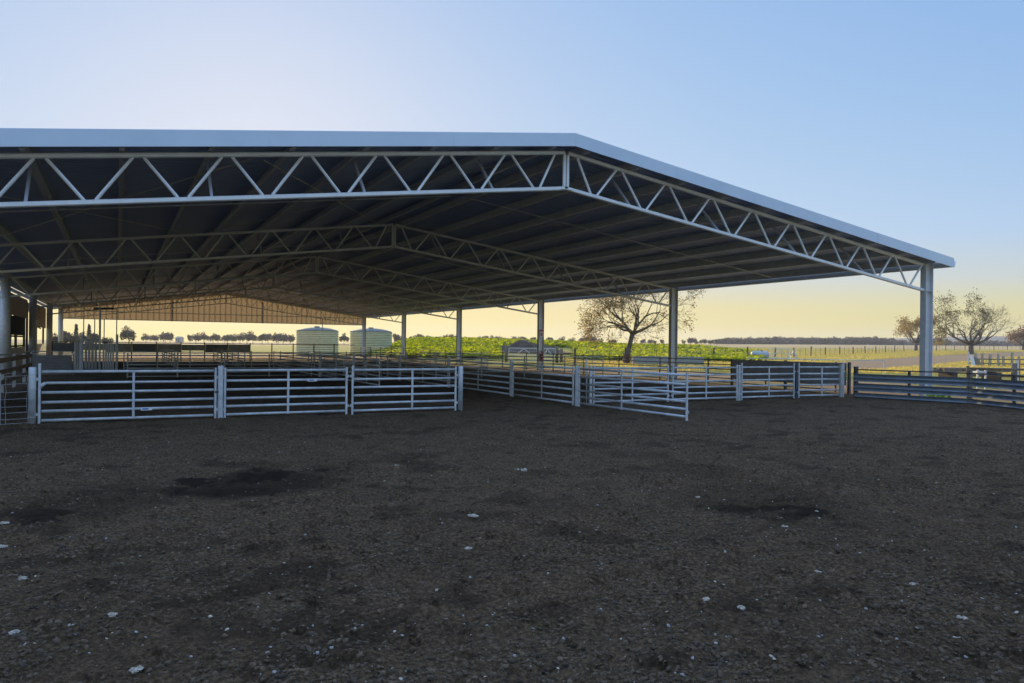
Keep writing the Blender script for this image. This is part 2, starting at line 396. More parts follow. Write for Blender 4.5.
def truss(t):
    ch = MB(); wbs = []
    for sg in (-1, 1):
        wb = MB(); wbs.append(wb); se = SM + sg * (HALF - .19)
        s0 = SM + sg * .045
        def top(k): s = s0 + (se - s0) * k; return P(s, t, rz(s) - .05)
        def bot(k): s = s0 + (se - s0) * k; return P(s, t, rz(s) - .05 - (DA + (DE - DA) * k) + .05)
        ch.rhs(top(0), top(1), .09, .09); ch.rhs(bot(0), bot(1), .09, .09)
        ch.rhs(top(0) - Vector((0, 0, .045)), bot(0) + Vector((0, 0, .045)), .07, .07)
        n = 9
        for i in range(n):
            b = bot((i + .5) / n)
            a0, a1 = top((i + .06) / n), top((i + .94) / n)
            if i == 0: a0 = top(.02)
            bl, br = bot((i + .44) / n), bot((i + .56) / n)
            wb.tube(a0 + Vector((0, 0, -.04)), bl + Vector((0, 0, .04)), .03, 8); wb.tube(a1 + Vector((0, 0, -.04)), br + Vector((0, 0, .04)), .03, 8)
    tr = ch.build('truss', STEEL, shed)
    for wb in wbs: wb.build('web', STEEL, tr)
    MB().box(P(SM, t - .052, ZA - DA / 2 - .05), (.012, .012, .5)).box(P(SM, t, ZA - DA - .03), (.30, .15, .014)).build('splice_plate', STEEL, tr)
    return tr
for k in range(6):
    t = T1 + k * BAY
    truss(t); column(SR, t); column(SL, t)

# purlins: Z sections along the shed
PS = []
for sg in (-1, 1):
    for i in range(10):
        s = SM + sg * (.42 + i * 1.425); PS.append(s)
        mb = MB(); z0 = rz(s) + .006; H = .20
        a, b_ = TF + .06, TB - .06
        mb.extrude([(-.006, 0), (.075, 0), (.075, .022), (.069, .022), (.069, .006), (.003, .006), (.003, H - .006), (-.066, H - .006), (-.066, H - .022), (-.072, H - .022), (-.072, H), (.003 - .009, H)],
                   P(s, a, z0), P(s, b_, z0), (sg, 0, 0))
        mb.build('purlin', PURLIN, shed)
# roof sheets with ribs running down the slope
for sg in (-1, 1):
    t = TF; prof = []
    while t < TB:
        prof += [(t, 0), (t + .105, 0), (t + .125, .03), (t + .17, .03), (t + .19, 0)]; t += .19
    vs = []; n = len(prof); send = HALF + EAVE
    for k in (0.0, send):
        for tt, dz in prof: vs.append(P(SM + sg * k, tt, rz(SM + sg * k) + .212 + dz))
    fs = [(i, i + 1, n + i + 1, n + i) for i in range(n - 1)]
    MB().add(vs, fs).build('roof_sheet', ZINC, shed)
zr = .212
rc = MB()
for sg in (-1, 1):
    rc.bar(P(SM + sg * .002, (TF + TB) / 2, 0) * 1 + Vector((0, -(TB - TF) / 2 - .04, rz(SM) + zr + .04)), P(SM + sg * .002, (TF + TB) / 2, 0) + Vector((0, (TB - TF) / 2, rz(SM) + zr + .04)), .26, .012)
rc.build('ridge_cap', ZINC, shed)
# barge flashing on both gable ends
for t, nm in ((TF - .03, 0), (TB + .03, 1)):
    for sg in (-1, 1):
        mb = MB(); k = HALF + EAVE + .02; s1 = SM + sg * k
        zt0, zt1 = rz(SM) + zr + .085, rz(s1) + zr + .085; hh = .285
        vs = [P(SM + sg * .001, t - .012, zt0), P(s1, t - .012, zt1), P(s1, t - .012, zt1 - hh), P(SM + sg * .001, t - .012, zt0 - hh),
              P(SM + sg * .001, t + .012, zt0), P(s1, t + .012, zt1), P(s1, t + .012, zt1 - hh), P(SM + sg * .001, t + .012, zt0 - hh)]
        mb.add(vs, [(0,1,2,3),(7,6,5,4),(0,4,5,1),(1,5,6,2),(2,6,7,3),(3,7,4,0)])
        # returned lip on top
        mb.add([v + Vector((0, .012, .003)) for v in (vs[0], vs[1])] + [v + Vector((0, .16, .003)) for v in (vs[0], vs[1])] + [v + Vector((0, .012, .010)) for v in (vs[0], vs[1])] + [v + Vector((0, .16, .010)) for v in (vs[0], vs[1])],
               [(0,1,3,2),(4,6,7,5),(0,4,5,1),(2,3,7,6),(0,2,6,4),(1,5,7,3)])
        bf = mb.build('barge_flashing', FASCIA, shed)
        if nm == 0:
            for f in (.21, .47, .74):
                sx_ = SM + sg * k * f; za_ = zt0 + (zt1 - zt0) * f
                MB().box(P(sx_, t - .0145, za_ - hh / 2 - .002), (.05, .004, hh - .012)).build('lap_joint', FASCIA, bf)
# eave gutters
for sg in (-1, 1):
    s = SM + sg * (HALF + EAVE + .03); z = rz(SM + sg * (HALF + EAVE)) + .205
    MB().extrude([(0, 0), (0, -.17), (.13, -.17), (.17, .02), (.158, .02), (.122, -.158), (.012, -.158), (.012, 0)], P(s, TF + .02, z), P(s, TB, z), (sg, 0, 0)).build('gutter', FASCIA, shed)
# bridging rows at mid bay, fly braces, bracing rods
for k in range(5):
    t = T1 + (k + .5) * BAY
    for sg in (-1, 1):
        a, b_ = SM + sg * .3, SM + sg * (HALF - .3)
        MB().bar(P(a, t, rz(a) - .012), P(b_, t, rz(b_) - .012), .06, .03).build('bridging', PURLIN, shed)
for k in range(6):
    t = T1 + k * BAY
    for sg in (-1, 1):
        for i in (1, 3, 5, 7):
            s = SM + sg * (.42 + i * 1.425); f = (abs(s - SM)) / HALF
            dt = .85 if k < 5 else -.85
            MB().bar(P(s, t + .055, rz(s) - DA + .05), P(s, t + dt, rz(s) + .02), .05, .05).build('fly_brace', PURLIN, shed)
for k in (0, 4):
    for sg in (-1, 1):
        for i in range(2):
            sa, sb = SM + sg * (.6 + i * 6.2), SM + sg * (6.6 + i * 6.2)
            ta, tb = T1 + k * BAY + .3, T1 + (k + 1) * BAY - .3
            MB().tube(P(sa, ta, rz(sa) - .06), P(sb, tb, rz(sb) - .06), .011, 6).build('bracing_rod', GALV_OLD, shed)
            MB().tube(P(sb, ta, rz(sb) - .09), P(sa, tb, rz(sa) - .09), .011, 6).build('bracing_rod', GALV_OLD, shed)
# back gable: ribbed sheeting hung above head height
TG = T1 + 5 * BAY + .22; ZB = 3.3
vs = []; s = SL - .15; prof = []
while s < SR + .15:
    prof += [(s, 0), (s + .15, 0), (s + .17, .035), (s + .215, .035), (s + .235, 0)]; s += .235
n = len(prof)
for ss, d in prof: vs.append(P(ss, TG - d, ZB))
for ss, d in prof: vs.append(P(ss, TG - d, rz(ss) + .205))
gw = MB().add(vs, [(i, i + 1, n + i + 1, n + i) for i in range(n - 1)]).build('gable_wall', FIBRE, shed)
for z in (ZB + .03, 4.02):
    MB().box(P(SM, TG - .11, z), (SR - SL - .4, .075, .06)).build('girt', PURLIN, gw)
for s in (S(172, TG), S(100, TG), S(262, TG)):
    MB().box(P(s, TG - .19, (ZB - .02 + rz(s) - .2) / 2), (.14, .06, rz(s) - .2 - ZB + .02)).build('drop_post', PURLIN, gw)
MB().tube(P(S(322, TG + .2), TG + .12, 2.6), P(S(322, TG + .2), TG + .12, 3.9), .045, 10).build('downpipe', FASCIA, shed)

# ------------------------------------------------------------------ lean-to on the left flank
lean = thing('lean_to', 'brown sheeted lean-to with hanging dark cloth left of the shed columns', 'lean-to', (-6.3, 44, 0))
LO = Vector((-6.3, 44, 0))
def rib_wall(x, ta, tb, za, zb):
    prof = []; t = ta
    while t < tb: prof += [(t, 0), (t + .15, 0), (t + .17, .035), (t + .215, .035), (t + .235, 0)]; t += .235
    n = len(prof); vs = [Vector((x + d, t, za)) - LO for t, d in prof] + [Vector((x + d, t, zb)) - LO for t, d in prof]
    return MB().add(vs, [(i, i + 1, n + i + 1, n + i) for i in range(n - 1)])
LX = -4.78
rib_wall(LX, 42, 53.2, 2.75, 3.86).build('wall', FIBRE_BROWN, lean)
rib_wall(LX, 55, 66.5, 2.35, 3.86).build('wall', FIBRE_BROWN, lean)
mb = MB()
for i, t in enumerate(np.arange(42, 53, .5)):
    zt = 2.86 - .12 * math.sin((t - 36) / 17 * 3.1) * (t > 46) - .02 * math.sin(i * .9); mb.box(Vector((LX - .06, t + .25, (1.72 + zt) / 2)) - LO, (.03, .5, zt - 1.72))
mb.build('hanging_cloth', SHADE, lean)
for t in (42.1, 45.6, 49.2, 53.4, 55, 61, 66.6):
    MB().box(Vector((LX - .14, t, 1.9)) - LO, (.12, .12, 3.8)).build('post', WOOD_DARK, lean)
for z in (1.66, 1.12): MB().box(Vector((LX - .1, 47.7, z)) - LO, (.05, 11, .09)).build('rail', WOOD_DARK, lean)
MB().box(Vector((LX - .1, 47.7, .55)) - LO, (.04, 11, 1.0)).build('lower_boards', SHEET_DARK, lean)
MB().box(Vector((LX - .1, 60.8, .6)) - LO, (.04, 11.4, 1.15)).build('lower_boards', SHEET_DARK, lean)
for z in (2.42, 2.62, 2.82, 3.02, 3.22): MB().bar(Vector((LX + .09, 56.2, z)) - LO, Vector((LX + .09, 61.5, z - .16)) - LO, .03, .09).build('louvre', CLAD_BROWN, lean)
MB().add([Vector((-5.2, 42, 3.92)) - LO, Vector((-5.2, 72, 3.92)) - LO, Vector((-7.6, 72, 3.6)) - LO, Vector((-7.6, 42, 3.6)) - LO,
          Vector((-5.2, 42, 3.89)) - LO, Vector((-5.2, 72, 3.89)) - LO, Vector((-7.6, 72, 3.57)) - LO, Vector((-7.6, 42, 3.57)) - LO],
         [(0,1,2,3),(7,6,5,4),(0,4,5,1),(1,5,6,2),(2,6,7,3),(3,7,4,0)]).build('roof', ZINC, lean)
for t in (42.5, 51, 60, 71.5): MB().box(Vector((-7.5, t, 1.75)) - LO, (.14, .14, 3.6)).build('post', WOOD_DARK, lean)

# ------------------------------------------------------------------ yard panels and gates
RAILS = (.91, .71, .54, .375, .21, .055)
def pipe(mb, p, q, ry=.026, rx=.019, n=10):          # oval rail
    p, q, d, a, b = mb.frame(p, q)
    vs = [e + a * (math.cos(k * 6.283185 / n) * rx) + b * (math.sin(k * 6.283185 / n) * ry) for e in (p, q) for k in range(n)]
    return mb.add(vs, [(i, (i + 1) % n, n + (i + 1) % n, n + i) for i in range(n)] + [tuple(range(n - 1, -1, -1)), tuple(range(n, 2 * n))])
def panel(name, cat, label, a, b, mids=(.5,), mat=GALV, rails=RAILS, top=.97, foot=.0, plates=(), group=None, ends=(1, 1), thick=1.0, left_top=None, lug=True, short=False):
    a, b = Vector((a[0], a[1], 0)), Vector((b[0], b[1], 0)); d = b - a; ln = d.length
    za, zb = gz(a.x, a.y), gz(b.x, b.y)
    o = thing(name, label, cat, (a.x, a.y, za), math.atan2(d.y, d.x), group)
    dz = zb - za; r = .024 * thick
    def pt(k, z): return Vector((ln * k, 0, z + dz * k + .02))
    jr = random.Random(int(abs(a.x * 37 + a.y * 91)))
    for i, z in enumerate(rails):
        mb = MB(); z += jr.uniform(-.006, .006)
        if short and i == 1:
            mb.path([pt(.03, z), pt(.99, z)], [.024, .024], 8)
            mb.path([pt(.03, z), pt(.015, z - .03), pt(.0, z - .10)], [.03, .034, .02], 8)
        else: pipe(mb, pt(.012 if ln > 1 else .02, z), pt(1 - (.012 if ln > 1 else .02), z), .026 * thick, .019 * thick)
        mb.build('rail', mat, o, smooth=True)
    for k, e in ((0, ends[0]), (1, ends[1])):
        if e:
            tz = left_top if (k == 0 and left_top) else top
            mb = MB().rhs(pt(k, foot - .03), pt(k, tz), .042 * thick, .042 * thick, up=(0, 1, 0))
            if lug:
                sg = -1 if k == 0 else 1
                for z in (.16, .78): mb.box(pt(k, z) + Vector((sg * .036, 0, 0)), (.036, .02, .05))
            mb.build('upright', mat, o)
    for k in mids: MB().bar(pt(k, rails[-1] - .02), pt(k, rails[0] + .02), .012, .042, up=(1, 0, 0)).build('middle_upright', mat, o) if False else MB().box(pt(k, (rails[-1] + rails[0]) / 2) + Vector((0, -.024, 0)), (.042, .014, rails[0] - rails[-1] + .05)).build('middle_upright', mat, o)
    for k, z in plates:
        pl = MB().box(pt(k, z) + Vector((0, -.028, 0)), (.19, .008, .058)).build('name_plate', TAG, o)
        MB().box(pt(k - .006, z) + Vector((0, -.0335, 0)), (.10, .003, .022)).build('print', TAGBLUE, pl)
    if short:
        MB().path([pt(-.004, .62), pt(-.022, .585), pt(-.03, .55), pt(-.022, .52), pt(-.004, .50)], [.009] * 5, 6).build('chain', GALV_DARK, o)
        MB().box(pt(1.0, .5) + Vector((.05, -.03, 0)), (.13, .02, .035)).build('latch', GALV_DARK, o)
    return o
def gpost(s, t, h, r, label, mat=GALV, cat='post', name='gate_post', square=False):
    z = gz(s, t); mb = MB()
    if square: mb.rhs((0, 0, -.05), (0, 0, h), 2 * r, 2 * r, up=(0, 1, 0))
    else: mb.lathe((0, 0, 0), [(r, -.05), (r, h - .01), (r * .9, h), (r * .2, h + .006)], 20)
    o = mb.build(name, mat, None, loc=(s, t, z)); tag(o, label, cat)
    o.data.polygons.foreach_set('use_smooth', [not square] * len(o.data.polygons)); return o

TR = 15.5
# the front row on the left
pp = thing('strainer_post', 'thick round galvanised post left of the closed gate, wire tied round it', 'post', (S(32.8, TR), TR, 0))
MB().lathe((0, 0, 0), [(.058, -.05), (.058, 1.0), (.05, 1.012), (.01, 1.014)], 24).build('tube', GALV, pp, smooth=True)
for z in (.13, .45, .88): MB().lathe((0, 0, z), [(.0585, -.006), (.064, 0), (.0585, .006)], 20).build('wire_tie', GALV_OLD, pp, smooth=True)
panel('yard_gate', 'gate', 'long pale galvanised gate at left of the front row, with one tall end upright', (S(40, TR), TR), (S(216, TR), TR), (.51,), plates=((.585, .21),), left_top=1.06, short=True)
gpost(S(221, TR), TR, 1.03, .048, 'stout galvanised post between the long gate and the middle front panel', square=True)
panel('sheep_hurdle', 'yard panel', 'galvanised front-row panel with a white plate on its second rail', (S(225.5, TR), TR), (S(347, TR), TR), (.50,), plates=((.70, .71),), group='yard panels')
panel('sheep_hurdle', 'yard panel', 'plain galvanised front-row panel ending at the gateway opening', (S(353, TR), TR), (S(456, TR), TR), (.56,), group='yard panels', left_top=1.0)
gpost(S(461, TR), TR, 1.0, .055, 'thick galvanised post at the right end of the front left row', square=False)
# fence running away from the open gate
SF = 10.1
ts = [T(577, SF) + .08, T(512, SF), T(449, SF), T(400, SF), 33.6, 38.6, 43.6]
lab = ['dull panel running back from the open gate hinge to the first pale post', 'second dull panel back from the open gate, behind the first pale post',
       'third dull panel back from the open gate, partly behind the front panel', 'fourth dull panel back from the open gate, right of the race',
       'fifth dull panel back from the open gate, far inside the shed', 'last dull panel in the line back from the open gate, nearest the far cross fence']
for i in range(6):
    panel('sheep_hurdle', 'yard panel', lab[i], (SF, ts[i] + .08), (SF, ts[i + 1] - .08), (.5,), mat=GALV, group='yard panels')
gpost(SF, ts[0] - .08, 1.0, .036, 'thick galvanised hinge post of the open swung gate', square=True)
for i, l in ((1, 'pale square post on the line running back from the open gate, nearest one'), (2, 'pale square post seen above the right end of the plain front-row panel'), (3, 'pale square post with hinge lugs in the middle of the yards')):
    gpost(SF, ts[i], 1.06, .042, l, square=True)
panel('yard_gate', 'gate', 'galvanised gate swung open towards the bare ground, seen edge-on', (SF, ts[0] - .2), (SF + .12, 11.7), (.45,))
# front row on the right
TQ = 15.75
xs = [591.5, 670.5, 739.5, 796.5, 839]
gpost(S(587, TQ), TQ, 1.16, .018, 'thin tall rod post just behind the open gate hinge', square=False)
gpost(S(591, TQ), TQ, .98, .035, 'stout post with flat cap starting the right front row', square=True)
lr = ['galvanised right-row panel seen through the open gate', 'galvanised right-row panel just right of the open gate end', 'galvanised right-row panel in front of the dark sheeted fence', 'narrow galvanised panel at right end of the row, beside the guard-rail fence']
for i in range(4):
    panel('sheep_hurdle', 'yard panel', lr[i], (S(xs[i] + 2.7, TQ), TQ), (S(xs[i + 1] - 2.2, TQ), TQ - (.25 if i == 3 else 0)), (.5,), group='yard panels', top=.985 if i < 2 else 1.04)
gpost(S(739.5, TQ), TQ, 1.0, .035, 'galvanised post between the two middle panels of the right row', square=True)
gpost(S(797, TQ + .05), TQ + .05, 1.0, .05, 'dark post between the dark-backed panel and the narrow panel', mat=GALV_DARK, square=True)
gpost(S(841.5, TQ - .25), TQ - .25, 1.02, .05, 'hinge post where the narrow panel meets the guard-rail fence', mat=GALV_OLD, square=True)

# guard-rail fence on the right
gf = thing('guard_rail_fence', 'fence of three blue-grey highway guard rails under a thin pipe, at right edge', 'fence', (19.95, 15.5, 0))
GO = Vector((19.95, 15.5, 0)); gp = [Vector((20.05, 15.35, 0)), Vector((20.85, 12.35, 0)), Vector((19.75, 9.4, 0)), Vector((18.4, 6.2, 0))]
RAILM = surf('blue_grey_guard_rail', (.24, .27, .30), (.36, .39, .42), 4, .35, .5, .05, 40)
for i in range(3):
    a, b = gp[i] - GO, gp[i + 1] - GO; d = (b - a).normalized(); side = Vector((-d.y, d.x, 0))
    for z in (.62, .33, .04):
        pr = []
        N_ = 13
        for j in range(N_):
            f = j / (N_ - 1); pr.append((.036 * math.cos(f * 4 * math.pi) * -1, (f - .5) * .235))
        pr2 = pr + [(x - .006, y) for x, y in reversed(pr)]
        MB().extrude(pr2, a + Vector((0, 0, z)), b - d * .012 + Vector((0, 0, z)), side).build('guard_rail', RAILM, gf)
    MB().tube(a + Vector((0, 0, .86)), b + Vector((0, 0, .86)), .02, 8).build('top_pipe', GALV_DARK, gf)
for i, p in enumerate(gp):
    q = p - GO; MB().box(q + Vector((.10, .02, .46)), (.10, .10, .98)).build('post', WOOD if i == 1 else GALV_DARK, gf)
    if i < 3:
        m_ = (gp[i] + gp[i + 1]) / 2 - GO; MB().box(m_ + Vector((.075, .02, .42)), (.06, .06, .86)).build('post', GALV_DARK, gf)

# perimeter pipe fence beside the right-hand columns
def rail_fence(name, label, pts, rails, step, mat, r=.021, pr=.03, h=1.0, cat='fence', postmat=None, jitter=0, square=False):
    o0 = Vector((pts[0][0], pts[0][1], 0)); o = thing(name, label, cat, o0)
    R = random.Random(len(label))
    for (ax, ay), (bx, by) in zip(pts[:-1], pts[1:]):
        A, B = Vector((ax, ay, 0)), Vector((bx, by, 0)); ln = (B - A).length; n = max(1, round(ln / step))
        pos = [A.lerp(B, i / n) for i in range(n + 1)]
        for p in pos: p.z = gz(p.x, p.y)
        for z in rails:
            MB().path([p - o0 + Vector((0, 0, z)) for p in pos], [r] * len(pos), 6).build('rail', mat, o, smooth=True)
        for p in pos[:-1] if (bx, by) != pts[-1] else pos:
            hh = h + R.uniform(-jitter, jitter); q = p - o0
            tilt = Vector((R.uniform(-jitter, jitter) * .3, R.uniform(-jitter, jitter) * .3, 0))
            mb = MB()
            if square: mb.bar(q + Vector((0, 0, -.05)), q + tilt + Vector((0, 0, hh)), 2 * pr, 2 * pr)
            else: mb.tube(q + Vector((0, 0, -.05)), q + tilt + Vector((0, 0, hh)), pr, 8, pr * .95)
            mb.build('post', postmat or mat, o)
    return o
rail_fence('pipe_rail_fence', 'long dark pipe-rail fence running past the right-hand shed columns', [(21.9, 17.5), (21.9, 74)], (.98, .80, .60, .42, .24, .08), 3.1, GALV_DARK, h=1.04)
rail_fence('pipe_rail_fence', 'far cross fence of dull rails on the left inside the shed, behind the slatted gates', [(.35, 44), (9.9, 44)], RAILS, 1.62, GALV, h=.99, r=.026)
rail_fence('pipe_rail_fence', 'far cross fence of dull rails from the pens towards the dark pipe fence', [(10.3, 44.2), (21.6, 44.2)], RAILS, 1.9, GALV, h=.99, r=.025)
rail_fence('pipe_rail_fence', 'cross fence at mid depth on the right, behind the line from the open gate', [(10.35, 31), (21.6, 31)], (.95, .78, .6, .42, .24), 2.3, GALV_OLD, h=1.0, r=.022)
o = thing('sheeted_fence', 'farthest cross fence with grey iron sheets along its top, near the water tanks', 'fence', (-3.9, 60, 0))
SHEET_GREY = surf('grey_sheet_iron', (.50, .50, .49), (.82, .82, .80), 1.2, .05, .6, .05, 40)
for i, x in enumerate(np.arange(-3.9, 16.5, 1.62)):
    z0, z1 = (.80, 1.24) if i % 4 == 1 else (.66, 1.28); pr = [(.012 * math.sin(j * math.pi / 2), z0 + (z1 - z0) * j / 40) for j in range(41)]
    MB().extrude(pr + [(q - .004, z) for q, z in reversed(pr)], (x + 3.9 + .04, 0, 0), (x + 3.9 + 1.58, 0, 0), (0, 1, 0)).build('sheet', SHEET_GREY if i % 3 else SHEET_DARK, o) if x < 8.5 else None
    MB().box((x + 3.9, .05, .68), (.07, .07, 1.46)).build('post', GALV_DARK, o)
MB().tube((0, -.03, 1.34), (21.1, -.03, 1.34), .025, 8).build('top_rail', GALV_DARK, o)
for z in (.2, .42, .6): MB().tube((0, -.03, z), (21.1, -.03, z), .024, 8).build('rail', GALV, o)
rail_fence('pipe_rail_fence', 'pipe fence running back between slatted gates and the far left pens', [(2.95, 44.3), (2.95, 59.6)], RAILS, 2.5, GALV, h=1.0, r=.024)
rail_fence('pipe_rail_fence', 'low cross fence inside the yards between the front row and the slatted gates', [(.4, 33.6), (7.7, 33.6)], RAILS, 1.83, GALV_OLD, h=1.0, r=.024)
rail_fence('pipe_rail_fence', 'pipe fence running back through the middle far pens towards the tanks', [(6.4, 44.3), (6.4, 59.6)], RAILS, 2.5, GALV, h=1.05, r=.024)
# race left of that line
SRc = 7.9
rt = [T(354, SRc) - 3.1, T(354, SRc), T(320, SRc)]
panel('sheep_hurdle', 'yard panel', 'race side panel nearer the front row, seen through its rails', (SRc, rt[0]), (SRc, rt[1] - .06), (.5,), mat=GALV, group='yard panels')
panel('sheep_hurdle', 'yard panel', 'race side panel behind the front middle panel, between two tall pale posts', (SRc, rt[1] + .06), (SRc, rt[2] - .06), (.5,), mat=GALV, group='yard panels')
panel('sheep_hurdle', 'yard panel', 'farther race side panel running back to the far cross fence', (SRc, rt[2] + .06), (SRc, 43.8), (.33, .66), mat=GALV, group='yard panels')
gpost(SRc, rt[1], 1.12, .042, 'pale race post above the join of the middle front panels', square=True)
gpost(SRc, rt[2], 1.12, .042, 'pale race post left of the water tank with the downpipe over it', square=True)
panel('sheep_hurdle', 'yard panel', 'short panel closing the race end in front of the first water tank', (SRc + .1, rt[2] + .1), (SF - .1, rt[2] + .1), (.5,), mat=GALV, group='yard panels')

# sheeted gate and drafting race on the left
def sheet_gate():
    a = Vector((*W(31, 30.5), 0)); b = Vector((*W(73.5, 31.5), 0)); d = b - a; ln = d.length
    o = thing('sheeted_gate', 'dark ribbed sheet-iron gate under a rounded pipe frame at left', 'gate', a, math.atan2(d.y, d.x))
    mb = MB(); n = 60; pr = []
    for j in range(n + 1):
        z = .06 + .80 * j / n; pr.append((.012 * math.sin(j * math.pi / 2.5), z))
    pr = pr + [(x - .004, z) for x, z in reversed(pr)]
    mb.extrude(pr, (.05, 0, 0), (ln - .05, 0, 0), (0, 1, 0)).build('sheet', SHEET_DARK, o)
    MB().path([(0, 0, 0), (0, 0, .9), (.03, 0, .98), (.1, 0, 1.01), (ln - .1, 0, 1.01), (ln - .03, 0, .98), (ln, 0, .9), (ln, 0, 0)], [.024] * 8, 8).build('pipe_frame', GALV_OLD, o, smooth=True)
    MB().tube((0, 0, .9), (ln, 0, .9), .02, 8).build('top_rail', GALV_OLD, o, smooth=True)
sheet_gate()
TD = 40.0
def slat_gate(x0, x1, t, label, mat, n, h=1.38, slope=0):
    a, b = S(x0, t), S(x1, t); ln = b - a
    o = thing('slatted_gate', label, 'gate', (a, t, 0), 0, 'slatted drafting gates')
    for z in (.08, h): MB().rhs((0, 0, z + (slope if z > 1 else 0) * 0), (ln, 0, z), .04, .04).build('cross_bar', mat, o)
    for i in range(n):
        x = ln * (i + .5) / n; MB().rhs((x, -.03, .04), (x, -.03, h + .04), .11 if n < 5 else .08, .03, up=(0, 1, 0)).build('slat', mat, o)
slat_gate(74.8, 80.5, TD, 'narrow grey slatted gate left of the drafting frame', WHITEPAINT, 3)
slat_gate(84.5, 97.5, TD + .6, 'pale slatted gate in the middle of the drafting frame', WHITEPAINT, 4, 1.5)
slat_gate(102.5, 114.5, TD, 'blue-grey slatted gate right of the tall drafting post', WHITEPAINT, 5, 1.32)
# ladder-like rungs beside the pale gate
df = thing('drafting_frame', 'tall post frame with an overhead beam around the slatted gates', 'frame', (S(100, TD), TD, 0))
def D(px, z, t=TD): return Vector((S(px, t) - S(100, TD), t - TD, z))
for px, z, r in ((82.2, 1.75, .055), (99.8, 2.98, .045), (117, 1.78, .055)):
    MB().rhs(D(px, -.05, TD - .05), D(px, z, TD - .05), 2 * r, 2 * r, up=(0, 1, 0)).build('post', GALV, df)
for px, z in ((83.5, 3.0), (116.5, 3.0), (104, 2.5), (94.5, 2.5)):
    MB().tube(D(px, 1.4, TD + .2), D(px, z, TD + .2), .022, 6).build('rod', GALV_OLD, df)
MB().rhs(D(93, 2.98, TD + .1), D(114, 3.0, TD + .1), .09, .10).build('overhead_beam', GALV_DARK, df)
MB().rhs(D(82, .12, TD + .1), D(117, .12, TD + .1), .06, .06).build('foot_rail', GALV_OLD, df)
for i in range(9): MB().tube(D(85, .25 + i * .13, TD + .35), D(87.6, .25 + i * .13, TD + .35), .016, 6).build('rung', WHITEPAINT, df)

# timber rail fence and wire mesh at the left edge
tf = thing('timber_rail_fence', 'brown timber rail fence with pipe top rail at the left edge', 'fence', (-2.75, 14, 0))
for z, w in ((1.08, .03), (.93, .13), (.62, .12), (.34, .12)):
    mb = MB()
    if w < .05: mb.tube((0, 0, z), (.1, 17.2, z), .022, 8)
    else: mb.bar((0, 0, z), (.1, 17.2, z), .05, w)
    mb.build('rail', GALV_OLD if w < .05 else WOOD, tf)
for y in (0, 2.8, 5.6, 8.4, 11.2, 14, 16.9): MB().box((-.08, y, .5), (.09, .09, 1.15)).build('post', GALV_OLD, tf)
def wire_mesh(label, a, b, h, nh, step):
    a, b = Vector((*a, 0)), Vector((*b, 0)); d = b - a; ln = d.length
    o = thing('wire_mesh_fence', label, 'fence', a, math.atan2(d.y, d.x)); R = random.Random(3)
    mb = MB(); n = int(ln / step)
    for i in range(nh):
        z = .04 + (h - .04) * (i / (nh - 1)) ** 1.2
        mb.path([(ln * k / n, R.uniform(-.012, .012), z + R.uniform(-.01, .01) - .02 * math.sin(k / n * 3.14)) for k in range(n + 1)], [.0035] * (n + 1), 4)
    for k in range(n + 1):
        mb.path([(ln * k / n + R.uniform(-.01, .01), 0, .03 + (h - .03) * j / 6) for j in range(7)], [.003] * 7, 4)
    mb.build('wire_netting', GALV_OLD, o)
    for x in (ln * .42, ln): MB().tube((x, .02, -.03), (x, .02, h + .05), .02, 8).build('picket', GALV_OLD, o)
wire_mesh('sagging wire netting fence left of the thick round post', (S(32, TR) - .06, TR), (S(-40, TR), TR + .1), .86, 8, .3)

# dark sheeted fence and low things behind the right row
o = thing('sheeted_fence', 'dark sheet-iron fence behind the right front row panels', 'fence', (21.3, 16.6, 0))
mb = MB(); pr = [(.012 * math.sin(j * math.pi / 2), .28 + .74 * j / 40) for j in range(41)]
mb.extrude(pr + [(x - .004, z) for x, z in reversed(pr)], (0, 0, 0), (0, 5.2, 0), (1, 0, 0)).build('sheet', SHEET_DARK, o)
for y in (-.05, 2.6, 5.25): MB().box((.06, y, .5), (.08, .08, 1.1)).build('post', GALV_DARK, o)

# ------------------------------------------------------------------ fixtures on the third column
c3s, c3t = SR, T1 + 2 * BAY
sg = thing('safety_sign', 'small red and white safety sign on the third right-hand column', 'sign', (c3s, c3t - .112, 2.22))
MB().box((0, 0, 0), (.24, .012, .46)).build('plate', TAG, sg)
MB().box((0, -.0085, .15), (.21, .005, .12)).build('red_band', REDPAINT, sg)
MB().box((0, -.0085, -.08), (.13, .005, .18)).build('red_symbol', REDPAINT, sg)
MB().box((0, .055, 0), (.05, .098, .05)).build('bracket', GALV, sg)
fe = thing('fire_extinguisher', 'red fire extinguisher hung low on the third right-hand column', 'extinguisher', (c3s + .01, c3t - .135, .82))
MB().lathe((0, 0, 0), [(.055, -.28), (.075, -.26), (.075, .16), (.055, .22), (.028, .25), (.028, .28)], 20).build('cylinder', REDPAINT, fe, smooth=True)
MB().box((0, 0, .30), (.05, .11, .035)).box((0, .06, .34), (.03, .14, .015)).build('valve_head', BLACKRUB, fe)
MB().path([(0, -.05, .30), (0, -.12, .26), (-.01, -.13, .1), (-.02, -.10, -.12)], [.013] * 4, 8).build('hose', BLACKRUB, fe, smooth=True)
MB().box((0, .10, .1), (.08, .06, .05)).build('bracket', BLACKRUB, fe)

